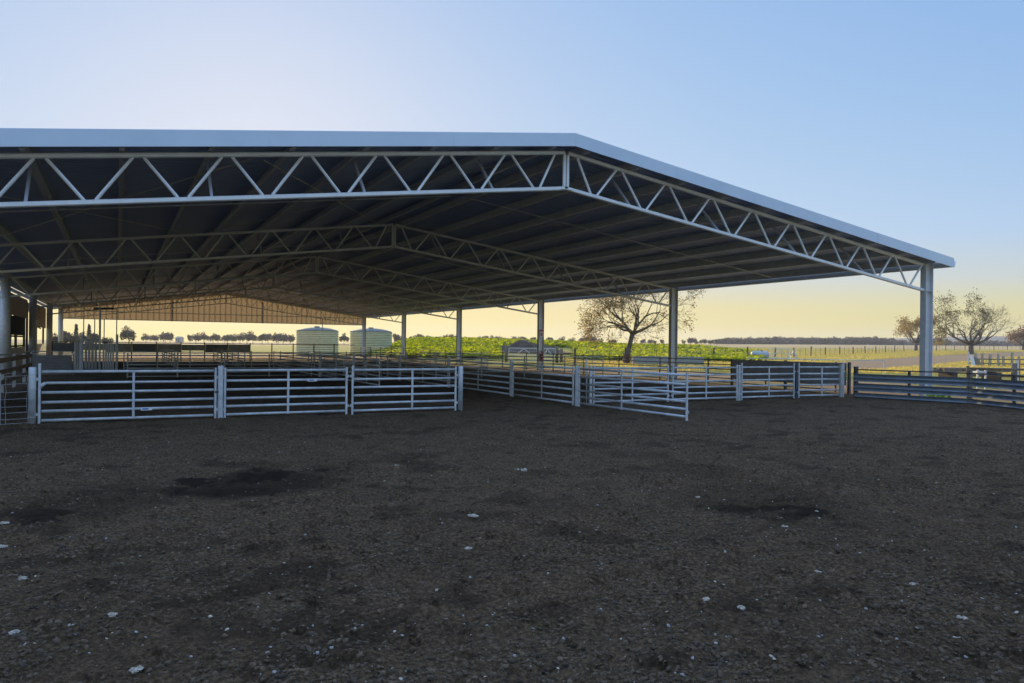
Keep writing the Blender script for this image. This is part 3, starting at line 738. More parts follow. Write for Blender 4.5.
# ------------------------------------------------------------------ water tanks
def tank(px, Z, dia, h, label):
    s, t = W(px, Z); o = thing('water_tank', label, 'tank', (s, t, gz(s, t) - .02), 0, 'rainwater tanks'); r = dia / 2
    pr = [(r, 0)]; n = 110
    for j in range(n + 1): pr.append((r + .04 * math.sin(j / n * 2 * math.pi * 13), .02 + h * j / n))
    MB().lathe((0, 0, 0), pr, 56).build('tank_wall', TANK, o, smooth=True)
    rf = MB().lathe((0, 0, h + .02), [(r + .03, -.01), (r + .03, .03), (r * .9, .13), (r * .75, .24), (r * .55, .35), (r * .3, .43), (r * .12, .46), (.02, .47)], 40).build('tank_roof', TANKROOF, o, smooth=True)
    MB().lathe((-.2, -.5, h + .43), [(.3, -.06), (.3, .1), (.26, .13), (.02, .14)], 20).build('hatch', BLACKRUB if False else TANKROOF, rf)
    MB().tube((r * .95, -.3, .2), (r * .95 + .2, -.3, .2), .05, 8).build('outlet', BLACKRUB, o)
    return o
tank(317.5, 86, 4.7, 2.72, 'left of the two pale green ribbed water tanks, clear of the columns')
tank(371, 90, 5.0, 2.62, 'right of the two pale green ribbed water tanks, partly behind a shed column')

# ------------------------------------------------------------------ vegetation
def leaf_quads(points, size, R, droop=.2):
    k = len(points); p = np.array(points, float); rs = np.random.RandomState(R)
    d = rs.normal(size=(k, 3)); d[:, 2] -= droop; d /= np.linalg.norm(d, axis=1)[:, None]
    e = rs.normal(size=(k, 3)); e -= d * (e * d).sum(1)[:, None]; e /= np.linalg.norm(e, axis=1)[:, None]
    sz = size * rs.uniform(.6, 1.35, k)[:, None]
    a = p - e * sz * .28; b = p + d * sz * .5 - e * 0; 
    v = np.stack([p, p + d * sz * .5 + e * sz * .32, p + d * sz, p + d * sz * .5 - e * sz * .32], 1).reshape(-1, 3)
    q = np.arange(4 * k).reshape(-1, 4)
    return v, q, rs.uniform(0, 1, k)

def branch_tree(seed, height, trunk_h, trunk_r, spread, limbs, levels, lean=(0, 0), up=.35, twig=.75, gnarl=.18, lowest=.5):
    R = random.Random(seed); mb = MB(); tips = []
    def walk(p, d, ln, r, lev):
        n = 4 if lev < 2 else 3; pts = [p]; rad = [r]; q = p.copy(); dd = d.copy()
        for i in range(n):
            dd = (dd + Vector((R.gauss(0, gnarl), R.gauss(0, gnarl), R.gauss(0, gnarl) + up * .12))).normalized()
            q = q + dd * (ln / n); pts.append(q.copy()); rad.append(r * (1 - .5 * (i + 1) / n))
        mb.path(pts, rad, 7 if lev == 0 else 5 if lev < 3 else 4)
        if lev >= levels:
            tips.append((pts[-1], dd, lev)); tips.append((pts[-2], dd, lev)); return
        if lev >= levels - 1: tips.append((pts[2], dd, lev))
        kids = 2 + (R.random() < .65) + (lev == 1)
        for k in range(kids):
            f = R.uniform(.45, 1.0) if k else 1.0
            i = min(int(f * n), n - 1); base = pts[i].lerp(pts[i + 1], f * n - i)
            ax = Vector((R.gauss(0, 1), R.gauss(0, 1), R.gauss(0, .6))).normalized()
            nd = (dd + ax * R.uniform(.45, .95) * (.8 if k else .5) + Vector((0, 0, up * .3))).normalized()
            walk(base, nd, ln * R.uniform(.58, .84), max(.007, rad[i] * R.uniform(.5, .68)), lev + 1)
    base = Vector((0, 0, -.1)); top = Vector((lean[0], lean[1], trunk_h))
    mid = base.lerp(top, .5) + Vector((lean[0] * -.15, 0, 0))
    mb.path([base, Vector((0, 0, .15)), mid, top], [trunk_r * 1.5, trunk_r * 1.12, trunk_r * .92, trunk_r * .9], 12)
    L0 = (height - trunk_h) * .48
    for k in range(limbs):
        az = k * 2 * math.pi / limbs + R.uniform(-.35, .35); el = R.uniform(lowest, 1.15) if k else 1.35
        d = Vector((math.cos(az) * math.cos(el) * spread, math.sin(az) * math.cos(el) * spread, math.sin(el))).normalized()
        walk(top + Vector((0, 0, -.15 * trunk_r)), d, L0 * R.uniform(.85, 1.15), trunk_r * R.uniform(.5, .68), 1)
    return mb, tips
def tree(name, label, px, Z, seed, height, trunk_h, trunk_r, spread, limbs, levels, leafmat, nleaf, lsize, keep=lambda p: 1.0, group=None, rot=0, lean=(0, 0), up=.35, lowest=.5, clus=.35):
    s, t = W(px, Z); o = thing(name, label, 'tree', (s, t, gz(s, t)), rot, group)
    mb, tips = branch_tree(seed, height, trunk_h, trunk_r, spread, limbs, levels, lean, up, lowest=lowest)
    mb.build('trunk', BARK, o, smooth=True)
    rs = np.random.RandomState(seed); pts = []
    tips = [x for x in tips if rs.rand() < keep(x[0])]
    for _ in range(nleaf):
        p, d, lv = tips[rs.randint(len(tips))]
        pts.append(np.array(p) + rs.normal(size=3) * clus * np.array((1, 1, .8)))
    v, q, tn = leaf_quads(pts, lsize, seed)
    npmesh('crown', v, q, leafmat, o, tint=tn)
    return o
# rot so that local +x is the camera's right
RV = -YAW
tree('paddock_tree', 'sparse golden-leaved tree beside the second shed column, seen under the eave', 627, 64, 41, 6.7, 2.45, .22, 1.12, 8, 7, LEAF_GOLD, 5600, .15,
     keep=lambda p: .95 if p.x < .3 else .55, rot=RV, lean=(.45, 0), up=.06, clus=.17, lowest=.5)
tree('paddock_tree', 'broad half-bare tree standing alone beyond the right-hand column', 971, 126, 31, 8.0, 1.6, .42, 2.1, 8, 7, LEAF_OLIVE, 2600, .22,
     keep=lambda p: .95 if p.x < -.5 else .06, rot=RV, up=.2, clus=.2)
tree('paddock_tree', 'yellowish leafy tree half hidden behind the right-hand column', 916, 170, 5, 7.4, 1.8, .36, 1.8, 6, 5, LEAF_YELLOW, 4200, .34, rot=RV, clus=.4)
tree('paddock_tree', 'rust-coloured tree cut by the right edge of the view', 1023, 190, 8, 5.0, 1.2, .26, 1.8, 6, 4, LEAF_RUST, 2400, .42, rot=RV, clus=.8)

# far trees: a few kinds, copied
def crown_blob(seed, w, h, n, lsize, lumps):
    rs = np.random.RandomState(seed); pts = []
    cs = [(rs.uniform(-.34, .34) * w, rs.uniform(-.3, .3) * w, h * rs.uniform(.45, .86), rs.uniform(.14, .27) * w) for _ in range(lumps)]
    for _ in range(n):
        c = cs[rs.randint(lumps)]; d = rs.normal(size=3); d /= np.linalg.norm(d); rr_ = c[3] * rs.uniform(.5, 1.05)
        pts.append((c[0] + d[0] * rr_, c[1] + d[1] * rr_, max(.12 * h, c[2] + d[2] * rr_ * .75)))
    return leaf_quads(pts, lsize, seed)
def far_proto(name, seed, w, h, mat, n=900, ls=.7, lumps=9):
    o = thing(name, 'x', 'tree')
    mb = MB(); mb.path([(0, 0, -.3), (.05, 0, h * .25), (.1, .1, h * .5)], [.05 * h * .8, .03 * h, .02 * h], 6)
    R = random.Random(seed)
    for k in range(5):
        a = R.uniform(0, 6.28); mb.path([(.07, .05, h * .3), (math.cos(a) * w * .2, math.sin(a) * w * .2, h * .55), (math.cos(a) * w * .33, math.sin(a) * w * .33, h * .75)], [.02 * h, .013 * h, .006 * h], 4)
    mb.build('trunk', BARK, o)
    v, q, tn = crown_blob(seed, w, h, n, ls, lumps); npmesh('crown', v, q, mat, o, tint=tn)
    return o
protos = [far_proto('gum_tree', 3, 6.5, 5.2, LEAF_GUM), far_proto('gum_tree', 4, 5.2, 5.6, LEAF_GUM), far_proto('gum_tree', 9, 8.0, 4.6, LEAF_GUM, 1100, .7, 12)]
used = [False] * 3
def far_tree(px, ytop, Z, kind, label, group, wk=1.0):
    s, t = W(px, Z); z = gz(s, t); hor = HOR + (px - 512) * ROLL
    need = (hor - ytop) / FPX * Z + EYE - z; h0 = (5.2, 5.6, 4.6)[kind]
    o = protos[kind] if not used[kind] else copy_tree(protos[kind]); used[kind] = True
    k = max(.3, need / h0); o.location = (s, t, z); o.scale = (k * wk, k * wk, k); o.rotation_euler = (0, 0, rnd.uniform(0, 6.28))
    tag(o, label, 'tree', group)
GL = 'distant trees seen under the gable'; GM = 'distant trees beyond the green crop'; GRt = 'distant trees right of the golden tree'
far_tree(129, 327.5, 170, 0, 'round-topped tree standing clear under the left of the gable, right of the slatted gates', 'single distant trees', .75)
for px, yt, Z in ((146, 334, 250), (155, 335.5, 260), (165, 333, 250), (170, 333.5, 265), (190, 335, 260), (196, 333.5, 250), (204, 333, 255), (213, 334, 250), (218, 334.5, 270), (227, 335, 255), (233, 334.5, 250), (240, 333.5, 262), (247, 332, 250), (253, 334, 260),
                  (262, 334, 255), (268, 334, 262), (278, 334, 250), (283, 335, 262), (290, 335.5, 255), (344, 334, 250)):
    far_tree(px, yt, Z, rnd.randrange(3), 'small brownish tree in the distant row under the back gable', GL, rnd.uniform(.7, 1.0))
for px, yt, Z in ((397, 334, 240), (403, 336.5, 260), (416, 335.5, 260), (421, 334.5, 250), (430, 336, 260), (438, 337, 270), (448, 335, 250), (453, 336, 265), (467, 337, 270), (480, 337, 260), (486, 336, 250), (493, 336, 260), (500, 337, 255), (507, 338, 260), (516, 337, 250),
                  (524, 337, 255), (533, 337.5, 250), (550, 337.5, 260), (561, 337, 250), (571, 338, 260), (582, 338, 255), (591, 336.5, 250), (600, 339.5, 260), (612, 340, 255)):
    far_tree(px, yt, Z, rnd.randrange(3), 'small brownish tree on the skyline behind the green crop', GM, rnd.uniform(.75, 1.1))
for px, yt, Z in ((643, 339.5, 300), (652, 340, 310), (662, 339.5, 320), (672, 340, 300), (684, 340, 310), (691, 338.2, 300), (697, 341, 320), (703, 339.5, 310), (711, 340, 300), (717, 339.5, 310)):
    far_tree(px, yt, Z, rnd.randrange(3), 'small tree on the skyline between the second column and the dark wood', GRt, rnd.uniform(.8, 1.1))
# the far wood on the right reads as one mass
def wood():
    rs = np.random.RandomState(4); V = []; Q = []; TN = []; n0 = 0
    for i in range(230):
        px = rs.uniform(722, 905) if i < 190 else rs.uniform(912, 1060); Z = rs.uniform(400, 440)
        s, t = W(px, Z); z = gz(s, t)
        f = (px - 700) / 205
        hh = 3.1 + .5 * math.sin(px * .05) + (1.3 * math.exp(-((px - 858) / 26) ** 2)) + rs.uniform(-.5, .6)
        if px > 890 and px < 906: hh -= 1.4
        v, q, tn = crown_blob(1000 + i, rs.uniform(6, 9), hh, 330, 1.1, 6)
        v = v + np.array([s, t, z - .6]); V.append(v); Q.append(q + n0); TN.append(tn); n0 += len(v)
    o = npmesh('distant_wood', np.concatenate(V), np.concatenate(Q), LEAF_GUM, tint=np.concatenate(TN))
    tag(o, 'dark blue-grey wood along the horizon on the right', 'wood', kind='stuff')
wood()
# two narrow dark conifers seen over the slatted gates
for px, yt, lab_ in ((76, 324.5, 'narrow dark conifer seen left of the drafting frame'), (89, 325, 'narrow dark conifer seen through the drafting frame')):
    Z = 150; s, t = W(px, Z); z = gz(s, t); h = (HOR + (px - 512) * ROLL - yt) / FPX * Z + EYE - z
    o = thing('conifer', lab_, 'tree', (s, t, z)); MB().path([(0, 0, -.2), (0, 0, h * .5), (0, 0, h * .95)], [.14, .09, .02], 6).build('trunk', BARK, o)
    rs = np.random.RandomState(int(px)); pts = []
    for _ in range(1500):
        f = rs.uniform(.04, 1) ** 1.2; rr_ = .62 * (1 - f) + .04; a = rs.uniform(0, 6.28); k = math.sqrt(rs.rand()); pts.append((math.cos(a) * rr_ * k, math.sin(a) * rr_ * k, h * f))
    v, q, tn = leaf_quads(pts, .28, int(px)); npmesh('crown', v, q, LEAF_GUM, o, tint=tn)
# scrubby trees left of the gates
for i, (px, yt, Z) in enumerate(((57, 334, 120), (66, 331, 125), (71, 335, 118), (82, 333, 130), (95, 333.5, 128), (106, 338, 140))):
    far_tree(px, yt, Z, i % 3, ['low scrubby tree beyond the gap between the left columns', 'taller scrubby tree left of the narrow conifers', 'low scrubby tree at the foot of the left conifer', 'scrubby tree between the two conifers', 'scrubby tree right of the second conifer', 'very low bush left of the round-topped tree'][i], 'scrubby trees behind the slatted gates', .8)

# green leafy crop on the rise
def scatter_plants(name, label, cat, rgn, count, mat, size, leaves, seed, tall):
    rs = np.random.RandomState(seed); V = []; TN = []
    xs_, ys_ = rgn(rs, count); zs = terrain(xs_, ys_); k = len(xs_)
    pt = np.clip(.5 * fbm(xs_ / 4, ys_ / 4, seed, 3) * 1.4 + rs.uniform(-.25, .35, k), 0, 1)
    for j in range(leaves):
        a = rs.uniform(0, 6.283, k); el = rs.uniform(.35, 1.3, k); sz = size * rs.uniform(.6, 1.3, k)
        d = np.stack([np.cos(a) * np.cos(el), np.sin(a) * np.cos(el), np.sin(el) * tall], -1) * sz[:, None]
        e = np.stack([-np.sin(a), np.cos(a), np.zeros(k)], -1) * (sz * (.30 if tall < 1.2 else .10))[:, None]
        b = np.stack([xs_, ys_, zs - .02], -1); mid = b + d * .6; tip = b + d * 1.0 - np.array([0, 0, 1]) * (sz * .18)[:, None]
        V.append(np.stack([b, mid + e, tip, mid - e], 1).reshape(-1, 3)); TN.append(np.clip(pt + rs.uniform(-.15, .15, k), 0, 1))
    V = np.concatenate(V); q = np.arange(len(V)).reshape(-1, 4)
    tag(npmesh(name, V, q, mat, tint=np.concatenate(TN)), label, cat, kind='stuff')
def crop_region(rs, n):
    px = rs.uniform(372, 772, n); Z = 68 * (2.1 ** (rs.uniform(0, 1, n)))
    X = (px - 512) / FPX * Z; x = X * CA + Z * SA; y = -X * SA + Z * CA
    k = (px < 735 + 30 * rs.rand(n)) & ~((px > 500) & (px < 575) & (Z < 92)) & (x > 24)
    return x[k], y[k]
scatter_plants('leafy_crop', 'bright leafy green crop on the rise behind the dark pipe fence', 'crop', crop_region, 17000, LEAF_CROP, .62, 7, 5, 1.0)
def grass_region(rs, n):
    px = rs.uniform(560, 1090, n); Z = 46 * (4.2 ** rs.uniform(0, 1, n))
    X = (px - 512) / FPX * Z; x = X * CA + Z * SA; y = -X * SA + Z * CA
    k = (in_track(x, y) > 1.02) & ((px > 735) | (Z < 70)) & (x > 31)
    return x[k], y[k]
scatter_plants('paddock_grass', 'yellow-green grass tufts of the paddock on the right', 'grass', grass_region, 60000, LEAF_GRASS, .13, 4, 9, 1.5)
def bush(px, Z, label, w, h, n, mat=LEAF_WEED, name='weed_clump'):
    s, t = W(px, Z); rs = np.random.RandomState(int(px)); pts = []
    for _ in range(n):
        a = rs.uniform(0, 6.28); k = math.sqrt(rs.rand()); pts.append((math.cos(a) * k * w, math.sin(a) * k * w, h * rs.rand() * (1 - .6 * k) + .03))
    v, q, tn = leaf_quads(pts, .11, int(px), -.3); o = npmesh(name, v, q, mat, tint=tn); o.location = (s, t, gz(s, t)); tag(o, label, 'weed')
bush(939, 22.9, 'bright green weed clump behind the guard-rail fence at the column foot', .36, .22, 160)
bush(928, 23.6, 'smaller weed clump left of the bright one by the column foot', .2, .12, 50)

# soil heap
def heap():
    s, t = W(532, 84); n, m = 40, 60; vs = []
    for i in range(n):
        for j in range(m):
            u, v = (i / (n - 1) - .5) * 2, (j / (m - 1) - .5) * 2; x, y = u * 5.2, v * 4
            f = math.exp(-((u + .22) / .38) ** 2 - (v / .5) ** 2) + .62 * math.exp(-((u - .30) / .30) ** 2 - (v / .45) ** 2) + .35 * math.exp(-((u + .66) / .18) ** 2 - (v / .4) ** 2)
            e = max(0, 1 - u ** 4) * max(0, 1 - v ** 4); hz = 1.1 * f * e + (float(fbm(np.array([x * 1.1]), np.array([y * 1.1]), 6, 4)[0]) - .5) * 1.1 * min(1, f * 2) * e - .12
            vs.append((x, y, hz))
    fs = [(i * m + j, (i + 1) * m + j, (i + 1) * m + j + 1, i * m + j + 1) for i in range(n - 1) for j in range(m - 1)]
    o = MB().add(vs, fs).build('soil_heap', HEAP, smooth=True); o.location = (s, t, gz(s, t)); o.rotation_euler = (0, 0, RV)
    tag(o, 'dark brown heap of soil behind the white braced gates', 'heap')
heap()

# ------------------------------------------------------------------ far paddock things
def mesh_gate(px0, px1, Z, label, h=1.1, mat=WHITEPAINT, flip=1):
    a, b = Vector((*W(px0, Z), 0)), Vector((*W(px1, Z), 0)); d = b - a; ln = d.length
    o = thing('braced_gate', label, 'gate', (a.x, a.y, gz(a.x, a.y) + .08), math.atan2(d.y, d.x))
    MB().rhs((0, 0, 0), (0, 0, h), .06, .06, up=(0, 1, 0)).rhs((ln, 0, 0), (ln, 0, h), .06, .06, up=(0, 1, 0)).rhs((0, 0, h - .03), (ln, 0, h - .03), .06, .06).rhs((0, 0, .03), (ln, 0, .03), .06, .06).rhs((0, 0, h * .5), (ln, 0, h * .5), .04, .04).build('frame', mat, o)
    MB().rhs((.04, 0, .06), (ln / 2, 0, h - .06), .05, .05).rhs((ln - .04, 0, .06), (ln / 2, 0, h - .06), .05, .05).build('brace', mat, o)
    mb = MB(); n = int(ln / .18)
    for i in range(1, n): mb.tube((ln * i / n, .03, .06), (ln * i / n, .03, h - .06), .008, 4)
    for i in range(1, 7): mb.tube((.03, .034, h * i / 7), (ln - .03, .034, h * i / 7), .008, 4)
    mb.build('mesh', GALV_OLD, o)
mesh_gate(509, 539, 62, 'wider white braced mesh gate left of the third column')
mesh_gate(540, 555.5, 61.5, 'narrow white braced mesh gate right of the third column')
for px, lab_ in ((506.5, 'brown timber gate post left of the wide white gate'), (557, 'brown timber gate post right of the narrow white gate'), (561.5, 'shorter pale-topped timber post beside the narrow white gate')):
    s, t = W(px, 61.5); gpost(s, t, 1.35 if px < 560 else 1.15, .12, lab_, WOOD, name='timber_post')
def wire_fence(label, pts, step, big, hp, name='wire_fence', wires=(.25, .5, .75, 1.0), pr=.085):
    o0 = Vector((*pts[0], 0)); o = thing(name, label, 'fence', o0); R = random.Random(5)
    i = 0; line = []
    for (a, b) in zip(pts[:-1], pts[1:]):
        A, B = Vector((*a, 0)), Vector((*b, 0)); n = max(1, round((B - A).length / step))
        for k in range(n): line.append(A.lerp(B, k / n))
    line.append(Vector((*pts[-1], 0)))
    for p in line: p.z = gz(p.x, p.y)
    for j, p in enumerate(line):
        q = p - o0; tl = Vector((R.uniform(-.05, .05), R.uniform(-.05, .05), 0))
        if j % big == 0: MB().tube(q + Vector((0, 0, -.1)), q + tl + Vector((0, 0, hp * R.uniform(.93, 1.08))), pr * R.uniform(.85, 1.15), 8, pr * .9).build('post', WOOD_DARK, o)
        else: MB().box(q + Vector((0, 0, hp * .45)), (.03, .03, hp * .88)).build('dropper', WOOD_DARK, o)
    mb = MB()
    for z in wires:
        mb.path([p - o0 + Vector((0, 0, z * hp * .95)) for p in line], [.006] * len(line), 4)
    mb.build('wire', GALV_OLD, o)
wire_fence('long post-and-wire fence across the paddock, posts shrinking to the right', [W(575, 54), W(640, 62), W(768, 84), W(830, 108), W(900, 150), W(960, 185), W(1040, 215)], 2.75, 3, 1.22)
# old timber fence on the far right
def old_fence():
    a, b = Vector((*W(968, 66), 0)), Vector((*W(1060, 62), 0)); o0 = a.copy()
    o = thing('old_timber_fence', 'ragged grey timber fence of uneven posts right of the bare tree', 'fence', o0); R = random.Random(2); d = (b - a)
    for i in range(13):
        p = a.lerp(b, i / 12 + R.uniform(-.015, .015)) - o0; z = gz(p.x + o0.x, p.y + o0.y); h = R.uniform(.85, 1.2); w = R.uniform(.09, .2)
        MB().bar(p + Vector((0, 0, z - .1)), p + Vector((R.uniform(-.12, .12), 0, z + h)), w, w).build('post', WHITEPAINT if i in (0,) else WOOD_PALE, o)
    for zz in (.35, .7): MB().bar(a - o0 + Vector((0, -.12, zz)), b - o0 + Vector((0, -.12, zz + R.uniform(-.1, .1))), .04, .10).build('rail', WOOD, o)
old_fence()
o = thing('board_stack', 'stack of white and grey boards leaning at the end of the ragged fence', 'boards', (*W(972, 64), 0))
for i in range(6): MB().bar((-.3 + .25 * i, -.3, .02), (-.15 + .22 * i, 0, 1.05 - .06 * i), .16, .03).build('board', WHITEPAINT if i < 2 else WOOD, o)
# timber beams on trestles, frames, posts near the right edge
def beams():
    s, t = W(970, 31.5); o = thing('timber_stack', 'flat stack of long weathered timbers beyond the guard-rail fence', 'timber', (s, t, gz(s, t)), -YAW + .12)
    R = random.Random(6)
    for i in range(6): MB().bar((-1.6 + R.uniform(-.3, .3), .3 * (i % 3) - .3, .62 + .085 * (i // 3)), (1.6 + R.uniform(-.3, .3), .3 * (i % 3) - .3 + R.uniform(-.08, .08), .63 + .085 * (i // 3)), .2, .075).build('beam', WOOD, o)
    for x in (-1.0, 1.0): MB().box((x, 0, .29), (.2, .9, .57)).build('bearer', WOOD_DARK, o)
beams()
s, t = W(978, 24.5); o = thing('steel_crate', 'pale square steel frame crate behind the guard-rail fence', 'crate', (s, t, 0), -YAW)
for z in (.1, .78): MB().rhs((-.13, -.2, z), (.13, -.2, z), .04, .06).rhs((-.13, .2, z), (.13, .2, z), .04, .06).rhs((-.13, -.2, z), (-.13, .2, z), .039, .059).rhs((.13, -.2, z), (.13, .2, z), .039, .059).build('ring', GALV, o)
for x in (-.13, .13):
    for y in (-.2, .2): MB().box((x, y, .42), (.045, .045, .86)).build('corner_post', GALV, o)
s, t = W(1014.5, 30.5); gpost(s, t, .98, .11, 'dark stubby timber post near the right edge behind the guard rails', WOOD, name='timber_post')
s, t = W(1018, 34); o = thing('marker_post', 'red and white marker post near the right edge', 'post', (s, t, 0))
MB().box((-.05, 0, .5), (.10, .11, 1.1)).build('white_side', WHITEPAINT, o); MB().box((.052, 0, .5), (.10, .108, 1.08)).build('red_side', REDPAINT, o)
rail_fence('pipe_rail_fence', 'thin pale single-rail fence at the edge of the dirt track', [W(748, 47), W(884, 44)], (.82,), 3.4, GALV, r=.028, h=.9)
rail_fence('pipe_rail_fence', 'low dark rail fence behind the guard rails near the right edge', [W(968, 26), W(1050, 25)], (.86, .62, .4), 2.2, WOOD, r=.045, pr=.05, h=.95)
# concrete trough, white tank on its side, leaning gate
def trough(px0, px1, Z, label, h, w):
    a, b = Vector((*W(px0, Z), 0)), Vector((*W(px1, Z), 0)); d = b - a; ln = d.length
    o = thing('concrete_trough', label, 'trough', (a.x, a.y, gz(a.x, a.y)), math.atan2(d.y, d.x)); k = .1
    MB().box((ln / 2, 0, h / 2), (ln, k, h)).box((ln / 2, w, h / 2), (ln, k, h)).box((k / 2, w / 2, h / 2), (k, w - k - .004, h)).box((ln - k / 2, w / 2, h / 2), (k, w - k - .004, h)).build('wall', CONC, o)
    MB().box((ln / 2, w / 2, h * .3), (ln - 2 * k - .01, w - k - .01, h * .5)).build('basin_floor', CONC, o)
trough(633, 704, 59.5, 'long pale concrete trough behind the second column', .66, 1.0)
s, t = W(760, 80); o = thing('plastic_tank', 'pale rounded plastic tank lying in the paddock beside mesh gates', 'tank', (s, t, gz(s, t)), -YAW + .1)
bd = MB().path([(-.95, 0, .42), (-.88, 0, .42), (-.7, 0, .42), (.7, 0, .42), (.88, 0, .42), (.95, 0, .42)], [.2, .34, .42, .42, .34, .2], 18).build('body', PLASTIC, o, smooth=True)
MB().lathe((.2, 0, .82), [(.15, 0), (.15, .06), (.02, .07)], 16).build('lid', BLACKRUB, o)
for x in (-.5, .5): MB().box((x, 0, .04), (.1, .7, .1)).build('skid', WOOD_DARK, o)
mesh_gate(771, 789, 82, 'wide pale mesh gate standing in the paddock right of the plastic tank', 1.05, GALV)
mesh_gate(790, 797, 80, 'small pale mesh gate at the right end of the paddock gates', 1.0, GALV)
s, t = W(626.5, 61.5); o = thing('drum', 'dark red drum standing against the trunk of the golden tree', 'drum', (s, t, gz(s, t)))
RUST = surf('rusty_red_drum', (.09, .025, .02), (.16, .05, .035), 6, .2, .7, .2, 30)
MB().lathe((0, 0, 0), [(.28, 0), (.29, .02), (.28, .04), (.28, .28), (.295, .3), (.28, .32), (.28, .56), (.295, .58), (.28, .6), (.28, .84), (.29, .86), (.27, .86), (.02, .85)], 24).build('body', RUST, o, smooth=True)
MB().lathe((.1, .05, .855), [(.035, 0), (.035, .02), (.01, .022)], 12).build('bung', BLACKRUB, o)
# far farmhouse under the gable
s, t = W(179.5, 300); o = thing('farmhouse', 'tiny pale farmhouse among the distant trees under the back gable', 'house', (s, t, gz(s, t)), -YAW)
MB().box((0, 0, 1.3), (2.8, 4, 2.6)).build('wall', SHEET_DARK, o); o.scale = (.75, .75, .7)
rf = MB().add([(-1.7, -2.3, 2.62), (1.7, -2.3, 2.62), (1.7, 2.3, 2.62), (-1.7, 2.3, 2.62), (-1.2, 0, 3.5), (1.2, 0, 3.5)], [(0,1,5,4),(2,3,4,5),(0,4,3),(1,2,5),(3,2,1,0)]).build('roof', CONC, o)
MB().box((-.6, -2.03, 1.5), (.6, .04, .8)).build('window', SHADE, o); MB().box((.5, -2.03, 1.0), (.6, .04, 1.8)).build('door', WOOD_DARK, o)

# ------------------------------------------------------------------ litter on the bare ground
def gpt(px, py):
    Z = FPX * EYE / (py - (HOR + (px - 512) * ROLL)); s, t = W(px, Z)
    return s, t, float(soil_relief(np.array([s]), np.array([t]))[0])
def lump(R, rx, ry, rz_, n=9, m=6, rough=.35):
    ph = [[R.uniform(1 - rough, 1 + rough) for _ in range(n)] for _ in range(m + 1)]; prof = []
    vs = []
    for i in range(m + 1):
        a = math.pi * i / m
        for k in range(n):
            b = 2 * math.pi * k / n; q = ph[i][k] if 0 < i < m else 1
            vs.append((rx * math.sin(a) * math.cos(b) * q, ry * math.sin(a) * math.sin(b) * q, rz_ * -math.cos(a) * q))
    fs = [(i * n + k, i * n + (k + 1) % n, (i + 1) * n + (k + 1) % n, (i + 1) * n + k) for i in range(m) for k in range(n)]
    return vs, fs
R = random.Random(21)
tufts = [(475, 517, .075, 'largest white wool tuft in the middle of the bare ground'), (470, 548, .045, 'wool tuft just below the largest one in the middle'), (440, 591, .028, 'small wool tuft left of the dark damp spot near the bottom'),
         (521, 470, .10, 'long flat white scrap upper middle of the bare ground'), (400, 466, .045, 'wool tuft upper middle, left of the long flat scrap'), (745, 609, .055, 'bright wool tuft on the right foreground'),
         (708, 601, .04, 'paler wool tuft just left of the bright one at right foreground'), (786, 528, .05, 'wool tuft in the right middle distance'), (917, 584, .045, 'curled wool scrap on the right foreground'),
         (962, 637, .04, 'bright wool scrap lowest on the right side'), (965, 619, .04, 'thin wool scrap above the lowest right one'), (7, 525, .06, 'wool tuft at left edge, uppermost of three'), (5, 547, .05, 'wool tuft at left edge, below the uppermost'),
         (26, 580, .06, 'bent Y-shaped wool scrap near the left edge'), (18, 634, .04, 'small bright wool tuft low on the left'), (115, 618, .045, 'wool scrap lower left, right of the Y-shaped scrap'), (139, 675, .045, 'bright wool tuft at the very bottom left'),
         (74, 629, .025, 'tiny wool tuft between the lower left scraps'), (582, 533, .03, 'small wool tuft right of centre'), (819, 513, .03, 'small wool scrap right, below the front row end'), (110, 441, .05, 'white stone just in front of the long front gate'), (700, 500, .035, 'pale wool scrap between the middle and right tufts'), (820, 573, .035, 'thin wool curl right of centre foreground')]
for px, py, r, l in tufts:
    s, t, z = gpt(px, py); mb = MB()
    r *= .85 if r < .05 else .68
    for k in range(8 if r > .03 else 4):
        v, f = lump(R, r * R.uniform(.18, .45), r * R.uniform(.15, .4), r * R.uniform(.12, .32), 9, 6, .5); ox, oy = R.uniform(-.55, .55) * r, R.uniform(-.4, .4) * r
        if 'long flat' in l: ox *= 2; 
        mb.add([(a + ox, b + oy, c + r * .08) for a, b, c in v], f)
    o = mb.build('wool_tuft', WOOL, smooth=False); o.location = (s, t, z + .002); o.rotation_euler = (0, 0, RV + R.uniform(-.4, .4)); tag(o, l, 'wool')
